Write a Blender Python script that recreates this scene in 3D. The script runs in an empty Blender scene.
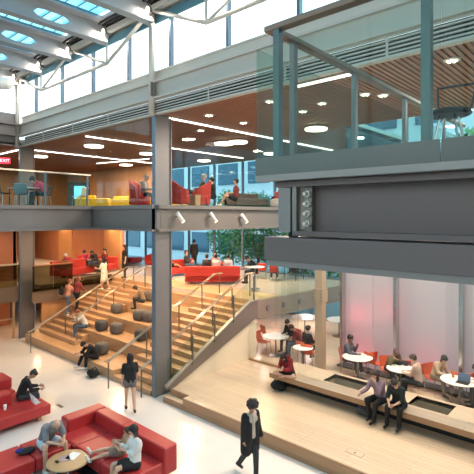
import bpy, bmesh, math, random
from mathutils import Vector, Matrix, Quaternion
random.seed(7)
PI = math.pi
C = bpy.context.scene.collection
sc = bpy.context.scene

# ------------------------------------------------------------------ camera
CAMZ, FOC, HZ, ANG = 5.7, 449.0, 215.0, math.radians(41.9)
Fv = Vector((-math.sin(ANG), math.cos(ANG), 0)); Rv = Vector((math.cos(ANG), math.sin(ANG), 0))
def ray(px, py): return Fv + Rv*((px-237)/FOC) + Vector((0, 0, (HZ-py)/FOC))
def at(px, py, z):
    d = ray(px, py); return Vector((0, 0, CAMZ)) + d*((z-CAMZ)/d.z)
def atY(px, py, y):
    d = ray(px, py); return Vector((0, 0, CAMZ)) + d*(y/d.y)
def atX(px, py, x):
    d = ray(px, py); return Vector((0, 0, CAMZ)) + d*(x/d.x)
cd = bpy.data.cameras.new('camera'); cam = bpy.data.objects.new('camera', cd); C.objects.link(cam)
cam.location = (0, 0, CAMZ); cam.rotation_euler = (PI/2, 0, ANG)
cd.sensor_width = 36; cd.lens = 36*FOC/474; cd.shift_y = (HZ-237)/474; cd.clip_start = .05; cd.clip_end = 500
sc.camera = cam

# ------------------------------------------------------------------ materials
MATS = {}
def mat(name, col=(.5, .5, .5), rough=.5, metal=0, emit=None, es=0, spec=.5, noise=0, nscale=20, bump=0, bscale=60):
    if name in MATS: return MATS[name]
    m = bpy.data.materials.new(name); m.use_nodes = True; nt = m.node_tree; b = nt.nodes['Principled BSDF']
    b.inputs['Base Color'].default_value = (*col, 1); b.inputs['Roughness'].default_value = rough
    b.inputs['Metallic'].default_value = metal; b.inputs['Specular IOR Level'].default_value = spec
    if emit: b.inputs['Emission Color'].default_value = (*emit, 1); b.inputs['Emission Strength'].default_value = es
    tc = nt.nodes.new('ShaderNodeTexCoord')
    if noise:
        n = nt.nodes.new('ShaderNodeTexNoise'); n.inputs['Scale'].default_value = nscale; n.inputs['Detail'].default_value = 5
        nt.links.new(tc.outputs['Object'], n.inputs['Vector'])
        mx = nt.nodes.new('ShaderNodeMix'); mx.data_type = 'RGBA'
        mx.inputs['A'].default_value = (*[c*(1-noise) for c in col], 1); mx.inputs['B'].default_value = (*[min(1, c*(1+noise)) for c in col], 1)
        nt.links.new(n.outputs['Fac'], mx.inputs['Factor']); nt.links.new(mx.outputs['Result'], b.inputs['Base Color'])
    if bump:
        n2 = nt.nodes.new('ShaderNodeTexNoise'); n2.inputs['Scale'].default_value = bscale
        nt.links.new(tc.outputs['Object'], n2.inputs['Vector'])
        bp = nt.nodes.new('ShaderNodeBump'); bp.inputs['Strength'].default_value = bump; bp.inputs['Distance'].default_value = .01
        nt.links.new(n2.outputs['Fac'], bp.inputs['Height']); nt.links.new(bp.outputs['Normal'], b.inputs['Normal'])
    MATS[name] = m; return m
def planks(name, c1, c2, rough=.35, pw=.14, pl=2.0, along='X', vertical=False, gap=.004, coat=0):
    """timber boards: rows of boards pw wide and pl long running along an axis"""
    if name in MATS: return MATS[name]
    m = bpy.data.materials.new(name); m.use_nodes = True; nt = m.node_tree; b = nt.nodes['Principled BSDF']
    g = nt.nodes.new('ShaderNodeTexCoord'); sx = nt.nodes.new('ShaderNodeSeparateXYZ'); cb = nt.nodes.new('ShaderNodeCombineXYZ')
    nt.links.new(g.outputs['Object'], sx.inputs[0])
    if vertical:
        ad = nt.nodes.new('ShaderNodeMath'); nt.links.new(sx.outputs['X'], ad.inputs[0]); nt.links.new(sx.outputs['Y'], ad.inputs[1])
        nt.links.new(sx.outputs['Z'], cb.inputs[0]); nt.links.new(ad.outputs[0], cb.inputs[1])
    else:
        a, o = ('X', 'Y') if along == 'X' else ('Y', 'X')
        nt.links.new(sx.outputs[a], cb.inputs[0])
        ad = nt.nodes.new('ShaderNodeMath'); nt.links.new(sx.outputs[o], ad.inputs[0]); nt.links.new(sx.outputs['Z'], ad.inputs[1]); nt.links.new(ad.outputs[0], cb.inputs[1])
    br = nt.nodes.new('ShaderNodeTexBrick'); br.inputs['Scale'].default_value = 1
    br.inputs['Brick Width'].default_value = pl; br.inputs['Row Height'].default_value = pw; br.inputs['Mortar Size'].default_value = gap
    br.inputs['Color1'].default_value = (*c1, 1); br.inputs['Color2'].default_value = (*c2, 1); br.inputs['Mortar'].default_value = (*[c*.5 for c in c1], 1)
    nt.links.new(cb.outputs[0], br.inputs['Vector'])
    ns = nt.nodes.new('ShaderNodeTexNoise'); ns.inputs['Scale'].default_value = 3; ns.inputs['Detail'].default_value = 6
    mp = nt.nodes.new('ShaderNodeMapping'); mp.inputs['Scale'].default_value = (.6, 9, 1); nt.links.new(cb.outputs[0], mp.inputs['Vector']); nt.links.new(mp.outputs[0], ns.inputs['Vector'])
    mr = nt.nodes.new('ShaderNodeMapRange'); mr.inputs['To Min'].default_value = .82; mr.inputs['To Max'].default_value = 1.15
    nt.links.new(ns.outputs['Fac'], mr.inputs['Value'])
    mx = nt.nodes.new('ShaderNodeMix'); mx.data_type = 'RGBA'; mx.blend_type = 'MULTIPLY'; mx.inputs['Factor'].default_value = 1
    nt.links.new(br.outputs['Color'], mx.inputs['A']); nt.links.new(mr.outputs[0], mx.inputs['B']); nt.links.new(mx.outputs['Result'], b.inputs['Base Color'])
    b.inputs['Roughness'].default_value = rough; b.inputs['Coat Weight'].default_value = coat; b.inputs['Coat Roughness'].default_value = .2
    MATS[name] = m; return m
def glass(name, tint=(.9, .97, .96), refl=1.0, rough=0.0, ior=1.5):
    if name in MATS: return MATS[name]
    m = bpy.data.materials.new(name); m.use_nodes = True; nt = m.node_tree; nt.nodes.clear()
    o = nt.nodes.new('ShaderNodeOutputMaterial'); t = nt.nodes.new('ShaderNodeBsdfTransparent'); gl = nt.nodes.new('ShaderNodeBsdfGlossy')
    t.inputs[0].default_value = (*tint, 1); gl.inputs['Roughness'].default_value = rough; gl.inputs['Color'].default_value = (refl, refl, refl, 1)
    lw = nt.nodes.new('ShaderNodeLayerWeight'); lw.inputs['Blend'].default_value = .5; mx = nt.nodes.new('ShaderNodeMixShader')
    pw = nt.nodes.new('ShaderNodeMath'); pw.operation = 'POWER'; pw.inputs[1].default_value = 5; nt.links.new(lw.outputs['Facing'], pw.inputs[0])
    f = nt.nodes.new('ShaderNodeMath'); f.operation = 'MULTIPLY_ADD'; f.inputs[1].default_value = .75; f.inputs[2].default_value = .04; nt.links.new(pw.outputs[0], f.inputs[0])
    nt.links.new(f.outputs[0], mx.inputs[0]); nt.links.new(t.outputs[0], mx.inputs[1]); nt.links.new(gl.outputs[0], mx.inputs[2]); nt.links.new(mx.outputs[0], o.inputs[0])
    MATS[name] = m; return m
def frosted(name, col, tr):
    m = bpy.data.materials.new(name); m.use_nodes = True; nt = m.node_tree; nt.nodes.clear()
    o = nt.nodes.new('ShaderNodeOutputMaterial'); t = nt.nodes.new('ShaderNodeBsdfTranslucent'); b = nt.nodes.new('ShaderNodeBsdfPrincipled')
    t.inputs[0].default_value = (*col, 1); b.inputs['Base Color'].default_value = (*col, 1); b.inputs['Roughness'].default_value = .22
    mx = nt.nodes.new('ShaderNodeMixShader'); mx.inputs[0].default_value = tr
    nt.links.new(b.outputs[0], mx.inputs[1]); nt.links.new(t.outputs[0], mx.inputs[2]); nt.links.new(mx.outputs[0], o.inputs[0])
    MATS[name] = m; return m

STEEL = mat('painted_steel', (.23, .205, .20), .45, .3, noise=.06, nscale=3)
STEELL = mat('light_painted_steel', (.60, .54, .48), .5, .2, noise=.05, nscale=2)
STEELB = mat('blue_grey_steel', (.17, .21, .26), .4, .4, noise=.05, nscale=3)
ROOFM = mat('roof_beam_paint', (.36, .36, .37), .55, .1, noise=.05)
BRIDGE = mat('grey_beam_paint', (.135, .102, .098), .5, .1, noise=.06, nscale=2)
BRASS = mat('satin_handrail', (.62, .52, .40), .28, .9, noise=.05)
POST = mat('post_steel', (.22, .20, .18), .35, .7, noise=.05)
PLASTER = mat('cream_plaster', (.74, .62, .46), .8, noise=.04, nscale=4, bump=.1)
BAND = mat('upper_band_panel', (.68, .60, .53), .6, noise=.05, nscale=2)
TERR = mat('pale_terrazzo', (.76, .70, .655), .16, spec=.5, noise=.05, nscale=1.5)
PINKFLOOR = mat('pale_stone_floor', (.60, .50, .44), .25, noise=.06, nscale=2)
GREYFLOOR = mat('grey_carpet', (.12, .12, .12), .9, noise=.2, nscale=40)
OAK = planks('oak_boards', (.70, .49, .27), (.62, .42, .22), .3, .14, 2.2, 'X')
OAKP = planks('pale_oak_platform', (.64, .48, .335), (.58, .43, .30), .28, .14, 2.4, 'X')
OAKS = planks('oak_stair', (.54, .32, .17), (.48, .28, .145), .4, .3, 3, 'X')
OAKF = planks('oak_fascia', (.42, .24, .125), (.38, .21, .11), .4, .2, 3, 'X')
OAKD = planks('oak_deck', (.64, .49, .35), (.60, .45, .32), .3, .2, 2.4, 'X')
WALLW = planks('cherry_wall_panels', (.44, .17, .085), (.38, .14, .07), .4, .55, 3, vertical=True, gap=.006)
WALLW2 = planks('amber_wall_panels', (.54, .27, .12), (.48, .23, .10), .4, .4, 3, vertical=True, gap=.006)
SLAT = mat('cedar_slat', (.36, .15, .08), .5, noise=.12, nscale=2)
DARK = mat('recess_shade', (.012, .012, .014), .8, noise=.1)  # near-black colour standing in for shade in gaps and under the bench
BLACKM = mat('black_metal', (.02, .02, .022), .4, .5, noise=.1)
WHITE = mat('white_laminate', (.80, .78, .74), .35, noise=.02)
CHROME = mat('chrome', (.62, .62, .62), .2, 1, noise=.03)
RED = mat('red_leather', (.44, .030, .032), .42, noise=.06, nscale=5, bump=.12, bscale=40)
REDF = mat('red_fabric', (.50, .035, .025), .75, noise=.1, nscale=30)
YEL = mat('yellow_fabric', (.78, .52, .03), .7, noise=.06, nscale=20)
ORANGE = mat('orange_plastic', (.62, .10, .035), .4, noise=.04)
GREYF = mat('grey_wool', (.135, .115, .10), .95, noise=.22, nscale=30, bump=.3)
GREYD = mat('dark_grey_wool', (.075, .068, .066), .95, noise=.22, nscale=30, bump=.3)
RUG = mat('navy_rug', (.028, .036, .048), .95, noise=.3, nscale=40, bump=.4)
TABLEW = mat('birch_table', (.46, .29, .15), .35, noise=.08, nscale=6)
GL = glass('balustrade_glass', (.88, .95, .92), .22)
GLC = glass('clear_glass', (.95, .975, .97), .4)
GLW = glass('window_glass', (.70, .90, .96), .6)
GLG = glass('smoky_balustrade_glass', (.42, .41, .31), .5)
OLIVE = mat('olive_glass_shoe', (.085, .083, .070), .2, .2, noise=.1, nscale=3)
LAMP = mat('lamp_warm', (1, .9, .8), .5, emit=(1, .86, .68), es=5)
STRIPM = mat('strip_light', (1, .95, .9), .5, emit=(1, .90, .80), es=4)
EXITM = mat('exit_red', (.6, .02, .03), .5, emit=(1, .03, .06), es=1.6)
FROST = frosted('frosted_glass', (.66, .61, .65), .5)

# ------------------------------------------------------------------ mesh helper
class MB:
    def __init__(s): s.v = []; s.f = []
    def box(s, x0, x1, y0, y1, z0, z1):
        n = len(s.v)
        s.v += [Vector(p) for p in ((x0,y0,z0),(x1,y0,z0),(x1,y1,z0),(x0,y1,z0),(x0,y0,z1),(x1,y0,z1),(x1,y1,z1),(x0,y1,z1))]
        s.f += [tuple(n+i for i in q) for q in ((0,3,2,1),(4,5,6,7),(0,1,5,4),(1,2,6,5),(2,3,7,6),(3,0,4,7))]; return s
    def hexa(s, pts):
        n = len(s.v); s.v += [Vector(p) for p in pts]
        s.f += [tuple(n+i for i in q) for q in ((0,3,2,1),(4,5,6,7),(0,1,5,4),(1,2,6,5),(2,3,7,6),(3,0,4,7))]; return s
    def prism(s, poly, z0, z1):
        n = len(s.v); k = len(poly)
        s.v += [Vector((p[0], p[1], z0)) for p in poly] + [Vector((p[0], p[1], z1)) for p in poly]
        s.f.append(tuple(n+i for i in range(k))[::-1]); s.f.append(tuple(n+k+i for i in range(k)))
        for i in range(k): j = (i+1) % k; s.f.append((n+i, n+j, n+k+j, n+k+i))
        return s
    def extr(s, poly, x0, x1):      # poly in (y,z), extruded along x
        n = len(s.v); k = len(poly)
        s.v += [Vector((x0, p[0], p[1])) for p in poly] + [Vector((x1, p[0], p[1])) for p in poly]
        s.f.append(tuple(n+i for i in range(k))[::-1]); s.f.append(tuple(n+k+i for i in range(k)))
        for i in range(k): j = (i+1) % k; s.f.append((n+i, n+j, n+k+j, n+k+i))
        return s
    def cap(s, a, b, ra, rb=None, seg=10, ends=True):   # tapered capsule
        a = Vector(a); b = Vector(b); rb = ra if rb is None else rb
        d = b-a; L = d.length
        if L < 1e-6: d = Vector((0, 0, 1)); L = 1e-6
        d = d.normalized(); u = d.orthogonal().normalized(); w = d.cross(u)
        rings = []
        if ends:
            for t in (80, 50, 22): rings.append((a-d*ra*math.sin(math.radians(t)), ra*math.cos(math.radians(t))))
        rings += [(a, ra), (b, rb)]
        if ends:
            for t in (22, 50, 80): rings.append((b+d*rb*math.sin(math.radians(t)), rb*math.cos(math.radians(t))))
        n = len(s.v)
        for c, r in rings:
            for i in range(seg):
                an = 2*PI*i/seg; s.v.append(c+u*r*math.cos(an)+w*r*math.sin(an))
        for k in range(len(rings)-1):
            for i in range(seg):
                j = (i+1) % seg; s.f.append((n+k*seg+i, n+k*seg+j, n+(k+1)*seg+j, n+(k+1)*seg+i))
        s.f.append(tuple(n+i for i in range(seg))[::-1]); s.f.append(tuple(n+(len(rings)-1)*seg+i for i in range(seg))); return s
    def tube(s, pts, r, seg=8):
        for a, b in zip(pts, pts[1:]): s.cap(a, b, r, r, seg, ends=False)
        for p in pts[1:-1]: s.ell(p, (r, r, r), seg=seg, rings=4)
        return s
    def bar(s, a, b, w, h):
        a = Vector(a); b = Vector(b); d = (b-a).normalized(); up = Vector((0, 0, 1))
        if abs(d.z) > .99: up = Vector((0, 1, 0))
        sd = d.cross(up).normalized()*w/2; up = sd.cross(d).normalized()*h/2
        return s.hexa([a-sd-up, a+sd-up, b+sd-up, b-sd-up, a-sd+up, a+sd+up, b+sd+up, b-sd+up])
    def ell(s, c, r, q=None, seg=12, rings=7):
        c = Vector(c); n = len(s.v)
        for k in range(1, rings):
            th = PI*k/rings
            for i in range(seg):
                an = 2*PI*i/seg; p = Vector((r[0]*math.sin(th)*math.cos(an), r[1]*math.sin(th)*math.sin(an), r[2]*math.cos(th)))
                if q: p = q @ p
                s.v.append(c+p)
        t = Vector((0, 0, r[2])); t = q @ t if q else t
        s.v += [c+t, c-t]; T = len(s.v)-2
        for k in range(rings-2):
            for i in range(seg):
                j = (i+1) % seg; s.f.append((n+k*seg+i, n+(k+1)*seg+i, n+(k+1)*seg+j, n+k*seg+j))
        for i in range(seg):
            j = (i+1) % seg; s.f.append((T, n+i, n+j)); s.f.append((T+1, n+(rings-2)*seg+j, n+(rings-2)*seg+i))
        return s
    def lathe(s, prof, c=(0, 0), seg=24):
        n = len(s.v)
        for r, z in prof:
            for i in range(seg):
                an = 2*PI*i/seg; s.v.append(Vector((c[0]+max(r, .0005)*math.cos(an), c[1]+max(r, .0005)*math.sin(an), z)))
        for k in range(len(prof)-1):
            for i in range(seg):
                j = (i+1) % seg; s.f.append((n+k*seg+i, n+k*seg+j, n+(k+1)*seg+j, n+(k+1)*seg+i))
        s.f.append(tuple(n+i for i in range(seg))[::-1]); s.f.append(tuple(n+(len(prof)-1)*seg+i for i in range(seg))); return s
    def build(s, name, m, parent=None, smooth=False, bevel=0, origin=None):
        off = Vector((0, 0, 0))
        p = parent
        while p is not None: off += p.location; p = p.parent
        o_loc = Vector((0, 0, 0))
        if parent is None:
            if origin is None:
                xs = [v.x for v in s.v]; ys = [v.y for v in s.v]; zs = [v.z for v in s.v]
                origin = ((min(xs)+max(xs))/2, (min(ys)+max(ys))/2, min(zs))
            o_loc = Vector(origin); off = o_loc
        me = bpy.data.meshes.new(name); me.from_pydata([v-off for v in s.v], [], s.f); me.materials.append(m)
        if smooth: me.polygons.foreach_set('use_smooth', [True]*len(me.polygons))
        me.update(); o = bpy.data.objects.new(name, me); C.objects.link(o); o.location = o_loc
        if parent: o.parent = parent
        if bevel:
            b = o.modifiers.new('bevel', 'BEVEL'); b.width = bevel; b.segments = 3; b.limit_method = 'ANGLE'
        return o
def tag(o, label=None, cat=None, group=None, kind=None):
    if label: o['label'] = label
    if cat: o['category'] = cat
    if group: o['group'] = group
    if kind: o['kind'] = kind
    return o
def thing(name, label, cat, loc=(0, 0, 0), rz=0, group=None):
    o = bpy.data.objects.new(name, None); C.objects.link(o); o.location = loc; o.rotation_euler = (0, 0, rz); o.empty_display_size = .2
    return tag(o, label, cat, group)
def struct(name, mb, m, label=None, **k):
    o = mb.build(name, m, origin=(0, 0, 0), **k); return tag(o, label, None, None, 'structure')
def copy_tree(o, parent=None):
    c = o.copy(); C.objects.link(c)
    if parent: c.parent = parent
    for ch in list(o.children): copy_tree(ch, c)
    return c
class Proto:
    """first use takes the original, later uses copy it with its parts"""
    def __init__(s, make): s.o = make(); s.used = False; s.desc = None
    def put(s, loc, rz, label, group=None):
        if not s.used: o = s.o; s.used = True
        else: o = copy_tree(s.o)
        o.location = loc; o.rotation_euler = (0, 0, rz); o['label'] = label
        if group: o['group'] = group
        elif 'group' in o: del o['group']
        return o

# ------------------------------------------------------------------ the setting
PEN = -14.9
struct('floor', MB().box(-46, 8, -8, 8.72, -.15, 0).box(-46, -20.65, 8.72, 20, -.15, 0).box(-20.65, 8, 8.72, 20, -.15, -.01), TERR, 'pale polished terrazzo ground floor')
pf = MB().box(-9.93, 8, 8.72, 12.7, 0, .35).box(-10.8, -9.93, 8.97, 12.7, 0, .35).box(-20.6, -7.9, 12.7, 20, 0, .35).box(-7.9, 8, 12.7, 14.8, 0, .35)
struct('floor_platform', pf, OAKP, 'raised pale oak platform floor')
struct('trim_platform', MB().box(-9.93, 8, 8.70, 8.722, 0, .345).box(-10.8, -9.93, 8.95, 8.972, .17, .345), OAKF, 'brown timber riser of the platform')
struct('floor_mezzanine', MB().prism([(-46, 20), (-46, 9.4), (-20.65, 9.4), (-20.65, 13.12), (-10.8, 13.12), (-10.35, 17.6), (-10.1, 20)], 1.72, 2.45), PINKFLOOR, 'pale stone mezzanine floor')
struct('floor_landing', MB().box(-20.6, -10.85, 13.13, 14.6, 2.45, 2.462), OAK, 'oak strip at the head of the steps')
struct('floor_mezzanine_left', MB().box(-46, -21.4, 2, 9.4, 1.72, 2.40), PINKFLOOR)
struct('floor_upper', MB().box(-46, PEN, 2, 8.75, 5.22, 5.98).box(-46, -11.25, 8.75, 20, 5.22, 5.98), GREYFLOOR, 'grey carpeted upper floor')
# edges of the upper floor: rolled steel channels
def channel_y(x, y0, y1, s=1):   # fascia in plane X=x facing +X
    return MB().box(x, x+.03*s, y0, y1, 5.22, 5.98).box(x, x+.16*s, y0, y1, 5.18, 5.25).box(x, x+.16*s, y0, y1, 5.90, 6.02)
def channel_x(y, x0, x1):
    return MB().box(x0, x1, y-.03, y, 5.22, 5.98).box(x0, x1, y-.16, y, 5.18, 5.25).box(x0, x1, y-.16, y, 5.90, 6.02)
struct('trim_1', channel_y(PEN, 2, 8.6), STEEL, 'grey steel edge beam of the upper walkway')
struct('trim_2', channel_x(8.75, PEN+.0, -11.25), STEEL, 'grey steel edge beam behind the tall column')
struct('trim_3', channel_y(-11.25, 8.75, 19.9), mat('taupe_steel', (.19, .165, .15), .5, .2, noise=.05, nscale=3), 'grey steel edge beam carrying three spotlights')
struct('trim_4', MB().box(-20.67, -20.64, 9.0, 13.1, 1.72, 2.3).box(-20.7, -20.56, 9.0, 13.1, 1.66, 1.75).box(-21.42, -21.38, 2, 9.3, 1.72, 2.4), mat('brown_steel', (.20, .14, .10), .5, .2), 'grey steel edge of the mezzanine beside the left steps')
tm = MB()
a_, b_ = Vector((-10.8, 13.12, 0)), Vector((-10.1, 20, 0)); n_ = Vector((b_.y-a_.y, a_.x-b_.x, 0)).normalized()*.05
tm.hexa([(a_.x, a_.y, 1.80), (a_.x+n_.x, a_.y+n_.y, 1.80), (b_.x+n_.x, b_.y+n_.y, 1.80), (b_.x, b_.y, 1.80), (a_.x, a_.y, 2.47), (a_.x+n_.x, a_.y+n_.y, 2.47), (b_.x+n_.x, b_.y+n_.y, 2.47), (b_.x, b_.y, 2.47)])
tm.hexa([(a_.x, a_.y, 1.78), (a_.x+n_.x*2.6, a_.y+n_.y*2.6, 1.78), (b_.x+n_.x*2.6, b_.y+n_.y*2.6, 1.78), (b_.x, b_.y, 1.78), (a_.x, a_.y, 1.83), (a_.x+n_.x*2.6, a_.y+n_.y*2.6, 1.83), (b_.x+n_.x*2.6, b_.y+n_.y*2.6, 1.83), (b_.x, b_.y, 1.83)])
tro = struct('trim_5', tm, mat('tan_steel', (.27, .21, .16), .45, .3), 'tan steel edge beam of the mezzanine above the cafe')
for i in range(7):
    y = 13.7+i*.95; p = a_+(b_-a_)*((y-13.12)/6.88)
    MB().cap((p.x+.04, y, 2.12), (p.x+.085, y, 2.12), .105, .105, 16, ends=False).build('access_cap', POST, tro)
# upper facade along Y=8.75
fac = MB().box(-21.3, 8, 8.72, 8.80, 9.33, 9.83).box(-21.3, 8, 8.60, 8.82, 9.80, 9.86).box(-21.3, 8, 8.60, 8.82, 9.30, 9.36)
struct('wall_facade_beam', fac, STEELL, 'long pale steel beam above the louvres')
struct('wall_facade_band', MB().box(-21.3, 8, 8.83, 8.98, 9.86, 10.2).box(-21.3, 8, 8.78, 9.0, 10.17, 10.22), BAND, 'beige band below the clerestory')
struct('trim_6', MB().box(-21.3, 8, 8.95, 9.0, 8.9, 9.33), DARK, 'black sheet painted as the shade behind the louvres')  # solid sheet, its black stands in for the unlit gap
lv = MB()
for i in range(5):
    z = 8.93+i*.083; lv.hexa([(-21.2, 8.72, z), (8, 8.72, z), (8, 8.80, z+.018), (-21.2, 8.80, z+.018), (-21.2, 8.72, z+.034), (8, 8.72, z+.034), (8, 8.80, z+.052), (-21.2, 8.80, z+.052)])
for x in (-18.9, -16.4, -13.9, -8.9, -6.3, -3.8, -1.3): lv.box(x, x+.05, 8.70, 8.72, 8.88, 9.32)
t = thing('louvre_grille', 'long horizontal louvre grille running under the pale steel beam', 'louvre', (-6, 8.75, 8.86))
lv.build('louvre_blades', STEELL, t); MB().box(-21.2, 8, 8.70, 8.86, 8.83, 8.89).build('bottom_rail', STEELL, t)
# left facade X=-21.3
struct('wall_left_beam', MB().box(-21.36, -21.28, -4, 8.7, 9.33, 9.83).box(-21.38, -21.14, -4, 8.7, 9.80, 9.86).box(-21.38, -21.14, -4, 8.7, 9.30, 9.36).box(-21.5, -21.38, -4, 8.7, 9.86, 10.35).box(-21.5, -21.4, -4, 8.7, 8.86, 9.33), STEEL, 'grey steel beam of the left facade')
# clerestory windows
wx = [-21.2, -20.0, -17.6, -15.2, -12.9, -10.7, -8.3, -6.0, -3.6, -1.2, 1.2, 3.6]
for i in range(len(wx)-1):
    w = struct('window_%d' % (i+1), MB().box(wx[i]+.03, wx[i+1]-.03, 8.90, 8.912, 10.22, 12.0), GLC)
    MB().box(wx[i+1]-.04, wx[i+1]+.04, 8.84, 8.98, 10.2, 12.05).build('mullion', STEELB, w)
for i in range(5):
    y = -3.5+i*2.44
    w = struct('window_%d' % (i+20), MB().box(-21.42, -21.41, y+.03, y+2.41, 10.35, 12.0), GLC)
    MB().box(-21.47, -21.37, y+2.40, y+2.48, 10.35, 12.05).build('mullion', STEELB, w)
    MB().box(-21.45, -21.39, y+1.2, y+1.25, 10.35, 12.05).build('mullion', WHITE, w)
struct('trim_7', MB().box(-21.3, 8, 8.84, 9.02, 11.98, 12.28).box(-21.5, -21.3, -4, 9.0, 12.0, 12.28), BAND, 'beige band above the clerestory')
struct('trim_8', MB().box(-21.3, 8, 8.78, 8.84, 11.72, 11.98), mat('blue_blind', (.10, .24, .30), .5), 'rolled blue sun blinds at the top of the clerestory')
# ceiling of timber slats
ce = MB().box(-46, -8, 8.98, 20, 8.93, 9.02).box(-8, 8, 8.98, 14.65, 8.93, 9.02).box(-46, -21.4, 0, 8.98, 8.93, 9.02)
struct('ceiling', ce, DARK, 'black board painted as the shade above the slatted ceiling')  # backing board coloured black to paint in the shade between slats
sl = MB(); x = -34.0
while x < 8:
    sl.box(x, x+.085, 8.9 if x > -21.4 else 2.5, 19.95 if x < -8.1 else 14.6, 8.86, 8.93); x += .13
struct('ceiling_slats', sl, SLAT, 'red cedar slatted ceiling')
# back and side walls
struct('wall_back', MB().box(-46, -22.8, 15.2, 15.4, 2.45, 5.22).box(-46, -22.5, 17.5, 17.7, 5.98, 8.9), WALLW, 'cherry timber wall panels')
struct('wall_amber', MB().box(-30.5, -28.6, 15.14, 15.2, 2.45, 5.22).box(-24.6, -22.82, 15.14, 15.2, 2.45, 5.22).box(-34, -22.6, 17.40, 17.49, 6.0, 8.86), WALLW2, 'amber timber wall panels')
struct('wall_left', MB().box(-46, -45.8, -8, 20, 0, 9), WALLW)
struct('wall_rear', MB().box(-46, 8, -8.2, -8, 0, 7), mat('rear_plaster', (.66, .59, .52), .8, noise=.04))  # unseen wall behind the camera, added to cut bluish sky light and reflections
for i in range(10):
    x = -21.3+2.93*i; w = struct('window_%d' % (220+i), MB().box(x+.04, x+2.89, -8.1, -8.09, 7.0, 12.2), GLC); MB().box(x+2.89, x+2.97, -8.16, -8.04, 7.0, 12.2).build('mullion', STEELB, w)  # unseen rear windows, added to let in more light from behind the camera
struct('wall_left_upper', MB().box(-34.2, -34.0, 2, 17.5, 5.98, 8.9), WALLW2)
struct('wall_under_mezzanine', MB().box(-20.75, -20.65, 9.45, 13.1, 0, 1.72).box(-27, -20.75, 12.0, 12.1, 0, 1.72).box(-46, -27, 9.5, 9.6, 0, 5.2), WALLW2, 'timber wall under the mezzanine')
struct('wall_mezzanine_left', MB().box(-23.6, -23.5, 2, 9.5, 2.4, 5.2).box(-24.5, -24.4, 2, 9.5, 0, 1.72).box(-26, -23.5, 9.3, 9.45, 2.45, 5.2), WALLW)
struct('wall_stair_side', MB().extr([(8.95, .35), (13.12, .35), (13.12, 2.0), (12.9, 1.95)], -10.9, -10.8), PLASTER, 'cream wall below the stair string')
struct('wall_cafe_end', MB().box(-20.6, -20.5, 13.1, 20, .35, 1.72), PLASTER)
# far glazing Y=20
def far_windows(z0, z1, xs, num):
    for i in range(len(xs)-1):
        w = struct('window_%d' % (num+i), MB().box(xs[i]+.04, xs[i+1]-.04, 20.0, 20.012, z0, z1), GLW)
        MB().box(xs[i+1]-.05, xs[i+1]+.05, 19.93, 20.07, z0, z1).build('mullion', STEELB, w)
        MB().box(xs[i], xs[i+1], 19.95, 20.05, z0, z0+.08).build('sill', STEELB, w)
xs = [-34.0+2.36*i for i in range(12)]
far_windows(2.45, 5.22, xs, 40); far_windows(5.98, 8.86, xs, 60)
far_windows(.35, 1.75, xs[6:], 80)
# frosted partition at the back of the cafe
fx = [-7.9, -5.95-.9, -5.95, -3.96, -1.95, .1, 2.1]
for i in range(len(fx)-1):
    w = struct('window_%d' % (100+i), MB().box(fx[i]+.012, fx[i+1]-.012, 14.65, 14.68, .40, 5.9), FROST, 'tall frosted glass panel at the back of the cafe')
for x in (-7.9, -5.95, -3.96, -1.95): struct('trim_9', MB().box(x-.025, x+.025, 14.35, 14.65, .36, 5.9).box(x-.05, x+.05, 14.33, 14.36, .36, 5.9), CHROME, 'steel fin of the frosted partition')
struct('trim_10', MB().box(-8, 3, 14.2, 14.66, .352, .40), mat('floor_grille', (.06, .055, .06), .4, .6), 'dark floor grille along the frosted partition')
struct('wall_right', MB().box(7.9, 8, -8, 14.8, 0, 12.5), PLASTER)
struct('trim_12', MB().box(-7.95, 8, 14.6, 14.75, 5.9, 6.12), STEELL, 'steel rail above the frosted glass')
for i in range(7):
    x = -7.9+2.2*i; w = struct('window_%d' % (200+i), MB().box(x+.04, x+2.16, 14.67, 14.68, 6.12, 8.86), GLW); MB().box(x+2.16, x+2.24, 14.6, 14.75, 6.12, 8.9).build('mullion', STEELB, w)
struct('wall_cafe_return', MB().box(-7.95, -7.9, 14.7, 20, 5.98, 8.9), GLW)
# roof
struct('ceiling_roof', MB().box(-21.6, 8, 8.2, 9.15, 12.28, 12.4).box(-21.6, -20.9, -8, 8.2, 12.28, 12.4), ROOFM)
struct('ceiling_lower_roof', MB().box(-46, -7.9, 9.0, 20.2, 9.05, 9.2).box(-7.9, 8, 9.0, 14.8, 9.05, 9.2).box(-46, -21.45, -8, 9.0, 9.05, 9.2), BAND)
rb = MB()
for i in range(4): rb.box(-21.3, 8, 8.25+i*.15, 8.31+i*.15, 12.2, 12.28)
struct('trim_11', rb, BLACKM, 'dark ribs in the roof edge')
# skylights
n = 0
for bx in [-21.3+2.5*i for i in range(11)]:
    n += 1
    w = struct('window_%d' % (120+n), MB().box(bx+.35, bx+2.15, -8, 8.0, 12.33, 12.34), glass('skylight_glass', (.48, .80, .92), .4))
    f = MB(); y = -7.8
    while y < 8: f.hexa([(bx+.3, y, 12.42), (bx+2.2, y, 12.42), (bx+2.2, y+.05, 12.42), (bx+.3, y+.05, 12.42), (bx+.3, y+.16, 12.68), (bx+2.2, y+.16, 12.68), (bx+2.2, y+.21, 12.68), (bx+.3, y+.21, 12.68)]); y += .42
    f.build('sunshade_fins', WHITE, w)
    MB().box(bx+.15, bx+.35, -8, 8.2, 12.26, 12.40).box(bx+2.15, bx+2.35, -8, 8.2, 12.26, 12.40).box(bx-.15, bx+.15, -8, 8.2, 12.30, 12.40).build('skylight_frame', ROOFM, w)

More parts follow.
